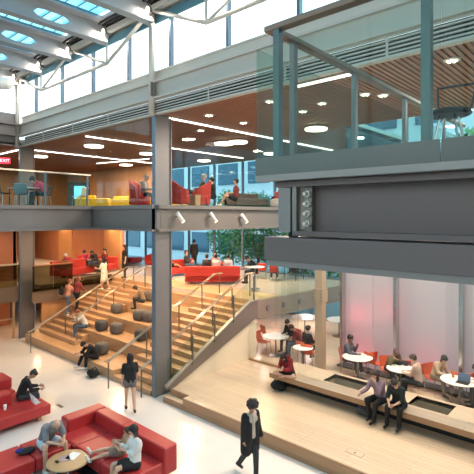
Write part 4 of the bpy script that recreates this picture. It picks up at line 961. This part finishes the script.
    if shoes:
        for k in (0, 1):
            heel, toe, sd, fd = feet[k]; g = MB(); g.cap(heel, toe, .042*s, .036*s, 10); g.cap(heel-sd*.03*s, heel-sd*.01*s+fd*.05*s, .04*s, .036*s, 8); remesh(g, 'shoe', shoes, t, .014)
    if scarf:
        g = MB(); g.tube([NB+lat2*.06*s+fw2*.02*s, NB+fw2*.07*s, NB-lat2*.06*s+fw2*.02*s, NB-fw2*.06*s, NB+lat2*.06*s+fw2*.02*s], .035*s, 8); remesh(g, 'scarf', scarf, t, vox)
    x, y, z = loc
    if seat is None: z = z - min(min(f[0].z, f[1].z) for f in feet)+.040*s
    else: z = seat+.115*s
    t.location = (x, y, z); t.rotation_euler = (0, 0, math.radians(yaw)); return t

SIT = dict(th=((1, .15, .0), (1, -.15, .0)), sh=((.1, 0, -1), (.1, 0, -1)))
LAP = dict(ua=((.35, .1, -1), (.35, -.1, -1)), fa=((1, -.35, -.05), (1, .35, -.05)))
BLK = cloth('black', (.010, .010, .012)); DNM = cloth('denim', (.06, .10, .16)); CHR = cloth('charcoal', (.035, .035, .04)); WHT = cloth('white', (.72, .70, .68)); LGY = cloth('light_grey', (.30, .31, .33))
SHB = mat('shoe_black', (.012, .012, .012), .5); SHW = mat('shoe_white', (.75, .74, .72), .5)
def merged(d, **k): r = dict(d); r.update(k); return r

def XP(px, Y): return atY(px, 0, Y).x
# woman walking away
p = at(130, 410.5, 0)
person('woman in a black t-shirt and grey shorts walking away past the tall column', p, 155, 1.66, th=((.32, 0, -1), (-.30, 0, -1)), sh=((.05, 0, -1), (-.42, 0, -1)), ua=((-.1, .18, -1), (.1, -.18, -1)), fa=((.15, .05, -1), (.5, .0, -1)),
       skin=SK1, top=BLK, sleeve=.38, bottom=cloth('grey_shorts', (.13, .13, .135)), legs='shorts', shoes=SHB, hair='long', hm=HB, vox=.014, loose=1.4)
# woman in the dark coat
p = at(250, 475, 0)
person('woman with dark curly hair in a long black coat walking across the white floor', p, -12, 1.66, lean=3, th=((.25, 0, -1), (-.15, 0, -1)), sh=((.02, 0, -1), (-.75, 0, -1)), ua=((.05, .15, -1), (.0, -.15, -1)), fa=((.45, .05, -1), (.15, -.05, -1)), head=(22, -20),
       skin=SK2, top=cloth('beige', (.50, .42, .36)), coat=BLK, bottom=CHR, shoes=SHB, hair='curly', hm=HB, vox=.014)
# bald man
person('bald man in a grey t-shirt and white shorts leaning over the round birch table', (-10.15, 4.75, 0), 2, 1.76, seat=.43, lean=24, bend=18, th=((1, .35, .02), (1, -.35, .02)), sh=((.12, .05, -1), (.12, -.05, -1)), ua=((.65, .2, -1), (.65, -.2, -1)), fa=((.9, -.55, -.1), (.9, .55, -.1)), head=(28, 0),
       skin=SK1, top=cloth('heather_grey', (.19, .20, .22)), sleeve=.42, bottom=cloth('pale_blue', (.55, .62, .68)), legs='shorts', shoes=SHW, hair='bald', vox=.014, loose=1.6)
# girl and woman on the sofa
person('child in a brown checked dress leaning back with white shoes on the red sofa', (-8.50, 5.66, 0), 232, 1.36, seat=.43, lean=-22, side=-18, th=((1, .10, .05), (1, -.12, .08)), sh=((1, .1, -.25), (1, -.1, -.2)), ua=((.5, .2, -.8), (.5, -.1, -.8)), fa=((.6, -.5, .5), (.6, .5, .4)), head=(18, -10),
       skin=SK1, top=cloth('checked_brown', (.30, .20, .13), .6, 30), sleeve=.5, bottom=cloth('brown_skirt', (.24, .17, .13), .5, 30), legs='skirt', shoes=SHW, hair='bun', hm=HBR, vox=.014, toes=((.5, 0, 1), (.5, 0, 1)))
person('woman with black bobbed hair in a white shirt and black skirt sitting beside the child', (-7.88, 5.56, 0), 258, 1.64, seat=.43, lean=-6, side=4, th=((1, -.05, .1), (1, -.22, .02)), sh=((.25, -.35, -1), (.15, .05, -1)), ua=((.4, -.15, -1), (.45, -.3, -1)), fa=((.7, -.55, .35), (.5, -.6, .3)), head=(25, -30),
       skin=SK1, top=WHT, sleeve=.8, bottom=BLK, legs='skirt', shoes=SHB, hair='bob', hm=HB, vox=.014)
# reader at the left, person lying, person in teal
p = at(25, 398, .44)
person('person in a black vest reading white papers at the end of the platform sofa', (-13.15, 5.42, 0), 72, 1.68, seat=.44, lean=14, bend=14, th=((1, .12, .02), (1, -.12, .02)), sh=((.25, 0, -1), (.1, 0, -1)), ua=((.4, .1, -1), (.4, -.1, -1)), fa=((1, -.2, -.1), (1, .2, -.1)), head=(28, -15),
       skin=SK2, top=BLK, sleeve=.9, bottom=CHR, shoes=SHB, hair='bun', hm=HB, vox=.014)
q = at(37, 398, .7); pr = MB().hexa([(q.x-.13, q.y-.1, .60), (q.x+.13, q.y-.1, .58), (q.x+.13, q.y+.05, .60), (q.x-.13, q.y+.05, .62), (q.x-.13, q.y-.15, .85), (q.x+.13, q.y-.15, .83), (q.x+.13, q.y-.145, .83), (q.x-.13, q.y-.145, .85)]).build('newspaper', mat('printed_paper', (.62, .60, .62), .7, noise=.3, nscale=25)); tag(pr, 'white printed newspaper held by the person in the black vest', 'newspaper')
person('person lying on the platform sofa with black trousered legs stretched from the left edge', (-12.62, 3.55, 0), 88, 1.7, seat=.44, lean=-45, th=((1, .12, .02), (1, -.05, .0)), sh=((1, .0, -.05), (1, .08, -.03)), ua=((.3, .3, -1), (.3, -.3, -1)), fa=((.8, 0, 0), (.8, 0, 0)), skin=SK2, top=CHR, bottom=BLK, shoes=SHB, hair='short', vox=.018, toes=((.4, 0, 1), (.4, 0, 1)))
q = at(5, 409, .62); cpt = thing('paper_cup', 'white paper cup on the lap of the person lying at the left edge', 'cup', (q.x, q.y, .58)); MB().lathe([(.032, .60), (.042, .71), (.044, .715)], (q.x, q.y), 16).build('cup_body', WHITE, cpt, smooth=False); MB().lathe([(.045, .715), (.04, .73)], (q.x, q.y), 16).build('lid', WHITE, cpt)
person('person in a teal top sitting behind the sofa back at the left edge', (-13.55, 4.35, 0), 150, 1.66, seat=.44, lean=12, bend=16, th=((1, .12, .0), (1, -.12, .0)), sh=((.1, 0, -1), (.1, 0, -1)), head=(30, 0), top=cloth('teal', (.06, .30, .27)), bottom=CHR, shoes=SHB, hair='short', hm=HB, vox=.018)
# on the tiers
p = at(93, 361, T1)
person('person in black reading a phone on the lowest tier beside a black backpack', (XP(95, 8.98), 8.98, 0), 262, 1.72, seat=T1, lean=22, bend=18, th=((1, .15, .35), (1, -.15, .30)), sh=((.05, .0, -1), (.45, 0, -1)), ua=((.6, .1, -.8), (.6, -.1, -.8)), fa=((.9, -.3, -.05), (.9, .3, .05)), head=(28, 0), skin=SK1, top=BLK, sleeve=.7, bottom=BLK, shoes=SHW, hair='short', hm=HB, vox=.015)
p = at(80, 330, T2)
person('person in a white shirt and jeans resting chin on hand on the second tier', (XP(85, 10.12), 10.12, 0), 250, 1.66, seat=T2, lean=16, bend=12, th=((1, .15, .05), (1, -.15, .05)), sh=((.12, .0, -1), (.0, 0, -1)), ua=((.75, .1, -.6), (.7, -.1, -.8)), fa=((.5, -.3, .9), (.4, .5, .6)), head=(10, 10), skin=SK1, top=WHT, sleeve=.95, bottom=DNM, shoes=mat('shoe_brown', (.25, .12, .1), .6), hair='short', hm=HRB, vox=.015)
p = at(142, 302, T4)
person('woman in a patterned top reading on the fourth tier beside a grey cushion', (XP(143, 12.15), 12.15, 0), 230, 1.66, seat=T4, lean=18, bend=10, th=((1, .12, .3), (1, -.12, .3)), sh=((-.1, .0, -1), (-.05, 0, -1)), ua=((.5, .1, -.9), (.5, -.1, -.9)), fa=((.8, -.4, .15), (.8, .4, .15)), head=(28, 0), skin=SK2, top=cloth('patterned_tan', (.30, .20, .12), .7, 40), sleeve=.5, bottom=CHR, shoes=SHB, hair='bob', hm=HBR)
# couple climbing the left flight
i_ = 6; person('person in a salmon top with orange hair climbing the left staircase, carrying a black backpack', (-20.1, Yi(i_)+.15, i_*ST), 98, 1.68, lean=10, th=((.55, 0, -1), (-.1, 0, -1)), sh=((-.1, 0, -1), (-.25, 0, -1)), ua=((.1, .3, -1), (.5, -.2, -.8)), fa=((.4, .1, -1), (.9, .1, .1)), head=(5, -20), skin=SK1, top=cloth('salmon', (.60, .26, .18)), sleeve=.5, bottom=cloth('steel_blue', (.12, .14, .18)), shoes=SHW, hair='short', hm=HRB)
person('person in a dark red top and black trousers climbing beside the one in salmon', (-19.75, Yi(7)+.12, 7*ST), 100, 1.66, lean=10, th=((.35, 0, -1), (-.1, 0, -1)), sh=((-.1, 0, -1), (-.2, 0, -1)), ua=((.1, .3, -1), (.3, -.2, -1)), fa=((.4, .1, -1), (.6, .1, -.4)), skin=SK2, top=cloth('dark_red', (.22, .03, .03)), bottom=BLK, shoes=SHB, hair='bob', hm=HRB)
bp_ = backpack('black backpack with a pale badge on the back of the climber in salmon', -20.1, Yi(i_)-.08, 0, .15, (.010, .010, .011), .85)
bp_.location = (-20.1, Yi(i_)-.12, i_*ST+.98)
MB().lathe([(.04, -.003), (.04, .003)], (0, 0), 12).build('badge', WHITE, bp_).location = (0, -.155, .2)
bp_.children[-1].rotation_euler = (PI/2, 0, 0)
# at the head of the steps
p = at(104, 280, ZM)
person('woman in a white dress coming down near the head of the left staircase', (-19.95, Yi(12)+.14, 12*ST), 200, 1.62, lean=5, th=((.35, 0, -1), (-.25, 0, -1)), sh=((-.1, 0, -1), (-.4, 0, -1)), ua=((.3, .2, -1), (.3, -.2, -1)), fa=((.8, 0, .1), (.8, 0, -.1)), skin=SK1, dress=cloth('ivory', (.72, .66, .56)), top=cloth('ivory'), sleeve=.4, shoes=SHW, hair='long', hm=HB)
person('woman in a black dress standing at the head of the left staircase', (-19.7, 13.32, ZM+.012), 250, 1.68, th=((.08, .05, -1), (-.05, -.05, -1)), sh=((0, 0, -1), (0, 0, -1)), ua=((0, .25, -1), (0, -.25, -1)), fa=((.2, .15, -1), (.2, -.15, -1)), skin=SK1, dress=BLK, top=BLK, sleeve=.4, bottom=BLK, shoes=SHB, hair='long', hm=HBR)
K = dict(vox=.022)
# mezzanine lounge
person('person in pink on the red sofa under the amber wall', (-24.1, 13.8, 0), 288, 1.66, seat=ZM+.44, lean=16, bend=14, head=(20, 0), top=cloth('pink', (.60, .07, .14)), bottom=CHR, shoes=SHB, hm=HB, **SIT, **LAP, **K)
person('person in a dark top beside the one in pink on the red sofa', (-23.5, 13.95, 0), 285, 1.7, seat=ZM+.44, lean=16, bend=14, head=(20, 0), top=CHR, bottom=DNM, shoes=SHB, hair='bob', hm=HB, **SIT, **LAP, **K)
person('person in a dark red top seated just left of the woman in the black dress', (-22.85, 14.15, 0), 282, 1.7, seat=ZM+.44, lean=5, top=cloth('dark_red'), bottom=CHR, shoes=SHB, hm=HB, **SIT, **LAP, **K)
person('person in a white cap leaning on the ledge above the smoky glass', (-23.1, 12.1, 0), 300, 1.66, seat=ZM+.44, lean=20, bend=20, top=cloth('pink'), bottom=CHR, shoes=SHB, hair='short', hm=WHT, **SIT, **LAP, **K)
person('person reclining with bare legs crossed on the left red sofa of the lounge', (-18.9, 15.6, 0), 50, 1.7, seat=ZM+.44, lean=-22, th=((1, .1, .12), (1, -.1, .1)), sh=((.75, 0, -.6), (.8, 0, -.45)), skin=SK2, top=cloth('dark_red'), sleeve=.4, bottom=BLK, legs='shorts', shoes=SHB, hm=HB, **LAP, **K)
person('second person on the left red sofa wearing a dark cardigan', (-18.5, 16.5, 0), 30, 1.66, seat=ZM+.44, lean=-5, top=CHR, bottom=DNM, shoes=SHB, hair='bob', hm=HBR, **SIT, **LAP, **K)
person('dark silhouette of a person standing by the windows behind the left red sofa', (-20.2, 18.6, ZM), 120, 1.74, top=BLK, bottom=BLK, shoes=SHB, hm=HB, skin=SK3, **K)
for pxx, c, hh_, lab in ((207, CHR, HB, 'dark haired person in charcoal, leftmost of the heads above the long red sofa'), (216, WHT, HB, 'person in white, middle of the heads above the long red sofa'), (228, cloth('pale_blue'), HB, 'person in pale blue, rightmost of the heads above the long red sofa')):
    _d = ray(pxx, 215)*22.0; person(lab, (_d.x, _d.y, 0), 130, 1.7, seat=ZM+.44, lean=-6, top=c, bottom=DNM, shoes=SHB, hm=hh_, **SIT, **LAP, **K)
person('person lounging in pink and grey beyond the long red sofa with a raised knee', (-17.1, 17.2, 0), -60, 1.66, seat=ZM+.40, lean=-25, th=((1, .1, .7), (1, -.1, .2)), sh=((.5, 0, -1), (.8, 0, -.5)), top=cloth('rose_grey', (.42, .22, .22)), bottom=cloth('rose_grey'), shoes=SHW, hm=HB, **LAP, **K)
armchair('lounge_armchair', 'red armchair of the lounging person beyond the long red sofa', -17.2, 17.3, ZM, -1.05, h=.75)
p = at(248, 288, ZM)
person('person in black with bare legs perched at the high white table', (-12.55, 15.2, 0), 230, 1.68, seat=ZM+.72, lean=20, bend=16, th=((1, .1, -.15), (1, -.1, -.15)), sh=((.05, 0, -1), (.1, 0, -1)), head=(20, 0), skin=SK2, top=BLK, sleeve=.4, bottom=CHR, shoes=SHB, hm=HB, **LAP, **K)
t = thing('stool', 'tall stool of the person at the high white table', 'stool', (-12.55, 15.2, ZM)); MB().lathe([(.18, ZM+.68), (.19, ZM+.72)], (-12.55, 15.2), 16).build('seat', REDF, t); MB().cap((-12.55, 15.2, ZM+.03), (-12.55, 15.2, ZM+.68), .025, .025, 8, ends=False).build('pedestal', CHROME, t); MB().lathe([(.2, ZM), (.2, ZM+.02), (.04, ZM+.05)], (-12.55, 15.2), 16).build('base', CHROME, t)
q = at(274, 281, ZM)
person('person in a red top behind the mezzanine glass near the stair corner', (q.x, q.y, 0), 125, 1.7, seat=ZM+.42, lean=10, top=cloth('bright_red', (.50, .06, .04)), bottom=CHR, shoes=SHW, hm=HBR, **SIT, **LAP, **K)
q = at(292, 275, ZM)
person('person in black seated at the red topped table behind the mezzanine glass', (q.x-.1, q.y+.7, 0), 260, 1.72, seat=ZM+.46, lean=8, top=BLK, bottom=BLK, shoes=SHB, hm=HB, **SIT, **LAP, **K)
armchair('shell_chair', 'dark chair of the person in black at the red topped table', q.x-.1, q.y+.75, ZM, -1.75, m=BL, h=.7)
# upper floor
person('person in a pink top writing at the white work table on the upper walkway', (-17.5, 8.08, 0), 262, 1.7, seat=ZU+.46, lean=20, bend=18, head=(22, 0), top=cloth('pink'), bottom=CHR, shoes=SHB, hair='bob', hm=HB, **SIT, **LAP, **K)
person('person with grey hair in the red armchair left of the tall column', (-14.5, 10.65, 0), 36, 1.66, seat=ZU+.42, lean=8, head=(15, 0), top=cloth('taupe', (.26, .22, .20)), bottom=CHR, shoes=SHB, hair='bob', hm=HGR, **SIT, **LAP, **K)
person('blond person lying in a red armchair with legs raised, right of the column', (-12.76, 12.06, 0), 222, 1.7, seat=ZU+.42, lean=-18, th=((1, .1, .2), (1, -.1, .3)), sh=((.9, 0, .05), (.85, 0, .25)), head=(15, 0), top=CHR, bottom=CHR, shoes=SHB, hair='short', hm=HGR, **LAP, **K)
person('dark haired person in black on the grey sofa of the upper lounge', (ray(213, 0).x*19, ray(213, 0).y*19, 0), 200, 1.7, seat=ZU+.40, lean=5, top=BLK, bottom=BLK, shoes=SHB, hm=HB, **SIT, **LAP, **K)
person('person in dark red with bare legs drawn up on the upper grey sofa', (ray(235, 0).x*18.6, ray(235, 0).y*18.6, 0), 215, 1.7, seat=ZU+.30, lean=-12, bend=10, th=((1, .1, .3), (1, -.1, .25)), sh=((.5, 0, -1), (.6, 0, -.9)), skin=SK1, top=cloth('dark_red'), sleeve=.4, bottom=BLK, legs='shorts', shoes=SHW, hm=HB, **LAP, **K)
person('person in red and black in the armchair before the orange booth', (-12.35, 16.9, 0), 190, 1.68, seat=ZU+.42, lean=0, top=cloth('bright_red'), bottom=BLK, shoes=SHB, hair='bob', hm=HB, **SIT, **LAP, **K)
person('person in dark clothes seated between the yellow benches on the upper floor', (-17.9, 13.2, 0), 270, 1.66, seat=ZU+.46, lean=10, top=CHR, bottom=CHR, shoes=SHB, hair='bob', hm=HB, skin=SK3, **SIT, **LAP, **K)
# bench and platform
person('girl in a red hoodie sitting cross legged on the left end of the long bench', (-8.02, 11.33, 0), 275, 1.62, seat=.80, lean=14, bend=16, th=((.75, .65, .0), (.75, -.65, .0)), sh=((.12, -1, -.10), (.2, 1, -.02)), ua=((.4, .1, -1), (.4, -.1, -1)), fa=((.9, -.45, .1), (.9, .45, .1)), head=(32, 0), skin=SK1, top=cloth('maroon', (.25, .015, .02)), hood=cloth('maroon'), bottom=BLK, legs='shorts', shoes=None, hair='long', hm=HB, vox=.015, loose=1.5)
person('woman with long dark hair in a mauve top, left of the bench couple', (-5.08, 11.33, 0), 262, 1.68, seat=.80, lean=12, bend=6, side=4, th=((1, .05, -.05), (1, -.15, .02)), sh=((.25, .0, -1), (.05, .25, -1)), ua=((.6, .0, -.8), (.45, -.35, -1)), fa=((.2, -.35, 1), (.9, -.2, -.3)), head=(8, -5), skin=SK1, top=cloth('mauve', (.30, .20, .24)), bottom=BLK, shoes=SHB, hair='long', hm=HBR, vox=.015, scarf=cloth('dark_scarf', (.05, .02, .025)))
person('person in a dark patterned top, hands in lap, right of the bench couple', (-4.58, 11.33, 0), 270, 1.7, seat=.80, lean=18, bend=12, th=((1, .18, .0), (1, -.12, .0)), sh=((.05, .0, -1), (.1, .0, -1)), ua=((.45, .1, -1), (.45, -.1, -1)), fa=((.8, -.5, -.3), (.8, .5, -.3)), head=(14, 30), skin=SK1, top=cloth('dark_print', (.015, .022, .022), .8, 60), sleeve=.6, bottom=BLK, shoes=SHB, hair='short', hm=HB, vox=.015)
# cafe
q = at(347, 372, ZC)
person('person in grey sipping at the left of the pink lit round cafe table', (-7.35, 13.75, 0), 0, 1.68, seat=ZC+.45, lean=8, head=(5, 0), skin=SK3, top=cloth('slate', (.09, .09, .12)), bottom=CHR, shoes=SHW, hm=HB, th=SIT['th'], sh=SIT['sh'], ua=((.5, .1, -.9), (.5, -.1, -.9)), fa=((.5, -.3, .8), (.9, .3, .0)), **K)
person('person in an olive jacket leaning over a cafe table behind the couple', (-5.85, 13.75, 0), -40, 1.7, seat=ZC+.45, lean=24, bend=20, head=(20, 0), top=cloth('olive', (.12, .09, .045)), bottom=CHR, shoes=SHB, hm=HBR, **SIT, **LAP, **K)
person('person with light hair just behind the heads of the seated couple', (-4.75, 13.15, 0), 185, 1.64, seat=ZC+.45, lean=10, head=(15, 0), skin=SK1, top=cloth('blush', (.55, .36, .28)), bottom=CHR, shoes=SHB, hm=HBR, **SIT, **LAP, **K)
person('woman with dark hair in a cream top alone before the frosted wall', (-4.55, 14.0, 0), -25, 1.64, seat=ZC+.45, lean=16, bend=10, head=(18, 0), top=cloth('cream', (.55, .38, .26)), bottom=cloth('brown_skirt'), shoes=SHB, hair='bob', hm=HB, **SIT, **LAP, **K)
person('person in beige at the right edge leaning over the cafe table', (-3.05, 13.75, 0), 200, 1.68, seat=ZC+.45, lean=16, bend=12, head=(18, 0), top=cloth('blush'), bottom=CHR, shoes=SHB, hm=HBR, **SIT, **LAP, **K)
person('person in black at the leftmost cafe table facing the platform', (-10.15, 14.55, 0), 262, 1.72, seat=ZC+.45, lean=14, bend=8, head=(14, 0), top=BLK, bottom=CHR, shoes=SHB, hm=HB, **SIT, **LAP, **K)
person('person in a dark red top between the leftmost cafe table and the pillar', (-9.45, 14.1, 0), 215, 1.7, seat=ZC+.45, lean=16, bend=14, head=(20, 0), skin=SK2, top=cloth('dark_red'), sleeve=.5, bottom=DNM, shoes=SHB, hm=HBR, **SIT, **LAP, **K)
person('person in black seen from behind near the pillar in the cafe', (-9.0, 13.75, 0), 80, 1.7, seat=ZC+.45, lean=10, top=BLK, bottom=BLK, shoes=SHB, hm=HB, **SIT, **LAP, **K)
CH.put((-10.15, 14.6, ZC), math.radians(262), 'orange chair under the person in black at the leftmost cafe table', 'orange cafe chairs with metal legs')
CH.put((-9.0, 13.7, ZC), math.radians(80), 'orange chair seen from behind near the pillar', 'orange cafe chairs with metal legs')
CH.put((-4.6, 14.02, ZC), math.radians(-25), 'orange chair under the woman in the cream top', 'orange cafe chairs with metal legs')
CH.put((-3.0, 13.78, ZC), math.radians(200), 'orange chair under the person in beige at the right edge', 'orange cafe chairs with metal legs')
CH.put((-5.9, 13.78, ZC), math.radians(-40), 'orange chair under the person in the olive jacket', 'orange cafe chairs with metal legs')

# ------------------------------------------------------------------ turn each garment and body into one continuous surface
for o, vox, extra, par in PEND:
    r = o.modifiers.new('remesh', 'REMESH'); r.mode = 'VOXEL'; r.voxel_size = vox; r.use_smooth_shade = True
    sm = o.modifiers.new('smooth', 'SMOOTH'); sm.factor = .5; sm.iterations = 3
bpy.context.view_layer.update()
dg = bpy.context.evaluated_depsgraph_get()
for o, vox, extra, par in PEND:
    me = bpy.data.meshes.new_from_object(o.evaluated_get(dg))
    old = o.data; o.modifiers.clear()
    if extra:
        bm = bmesh.new(); bm.from_mesh(me); vs_ = [bm.verts.new(v) for v in extra.v]
        for f in extra.f:
            try: bm.faces.new([vs_[i] for i in f])
            except ValueError: pass
        bm.to_mesh(me); bm.free()
    me.polygons.foreach_set('use_smooth', [True]*len(me.polygons)); m0 = old.materials[0]
    if not me.materials: me.materials.append(m0)
    o.data = me; me.name = o.name; bpy.data.meshes.remove(old)

# ------------------------------------------------------------------ light
w = bpy.data.worlds.new('sky'); sc.world = w; w.use_nodes = True; nt = w.node_tree; bg = nt.nodes['Background']
tc = nt.nodes.new('ShaderNodeTexCoord'); ns = nt.nodes.new('ShaderNodeTexNoise'); ns.inputs['Scale'].default_value = 3; ns.inputs['Detail'].default_value = 5
nt.links.new(tc.outputs['Generated'], ns.inputs['Vector'])
cr = nt.nodes.new('ShaderNodeValToRGB'); cr.color_ramp.elements[0].position = .42; cr.color_ramp.elements[0].color = (.50, .80, .94, 1); cr.color_ramp.elements[1].position = .6; cr.color_ramp.elements[1].color = (1, 1, 1, 1)
nt.links.new(ns.outputs['Fac'], cr.inputs[0]); nt.links.new(cr.outputs[0], bg.inputs[0]); bg.inputs[1].default_value = 2.7
def area(loc, size, power, col, rot=(0, 0, 0), shape='DISK', sy=None, name='lamp_or_fill_light'):
    l = bpy.data.lights.new(name, 'AREA'); l.energy = power; l.color = col; l.shape = shape; l.size = size
    if sy: l.shape = 'RECTANGLE'; l.size_y = sy
    o = bpy.data.objects.new(name, l); C.objects.link(o); o.location = loc; o.rotation_euler = rot; return o
W1 = (1, .72, .45); W2 = (1, .86, .70)
for x, y, pw in ((-28, 13, 80), (-25, 12, 80), (-22, 14.5, 110), (-19, 11, 120), (-16.5, 15, 180), (-13.5, 17, 120), (-18, 18.5, 100), (-31, 13, 60), (-13.5, 12, 150), (-16.5, 10.2, 150), (-22.6, 7.5, 60)):
    area((x, y, 5.15), .5, pw, W1)
for x, y, pw in ((-29.5, 14.8, 22), (-23.7, 14.8, 20), (-22.8, 6.0, 30), (-22.8, 4.2, 20)): area((x, y, 5.15), .3, pw, (1, .62, .3))  # last pair is unseen, added for a warm glow on the far-left timber
for x, y, pw in ((-23, 5, 160), (-22.5, 10, 60)): area((x, y, 1.68) if x > -24 else (x, y, 1.68), .5, pw*.35, (1, .6, .3))
for x, y, pw in ((-18, 12, 160), (-25, 15, 200), (-18, 7.5, 0), (-14, 12, 160), (-14, 17, 120), (-25, 7, 160), (-30, 14, 120), (-22, 16, 120)):
    if pw: area((x, y, 8.82), .5, pw*.9, (1, .70, .45))
for x, y, pw in ((-8.5, 12.5, 320), (-5, 12.5, 320), (-1.5, 12.5, 320), (-8.5, 17, 120), (-4, 10, 200)): area((x, y, 8.82), .5, pw, W2)
for x, y in ((-12.5, 15.5), (-15, 16), (-12, 18.5)): area((x, y, 1.68), .4, 45, (1, .8, .75))
for x, y, z in ((-7.3, 15.3, 1.0), (-5.0, 15.5, 1.2), (-6.3, 15.4, 2.6), (-7.4, 15.2, 2.2)): area((x, y, z), 0.25, 11, (1, .05, .10), (-PI/2, 0, 0))
vs = sc.view_settings; vs.view_transform = 'Standard'; vs.look = 'None'; vs.gamma = 1; vs.exposure = .3; vs.use_curve_mapping = False
for i in range(6): area((-21.3+2.5*i, 8.38, 11.9), .22, 130, (1, .87, .74), (math.radians(-25), 0, 0))
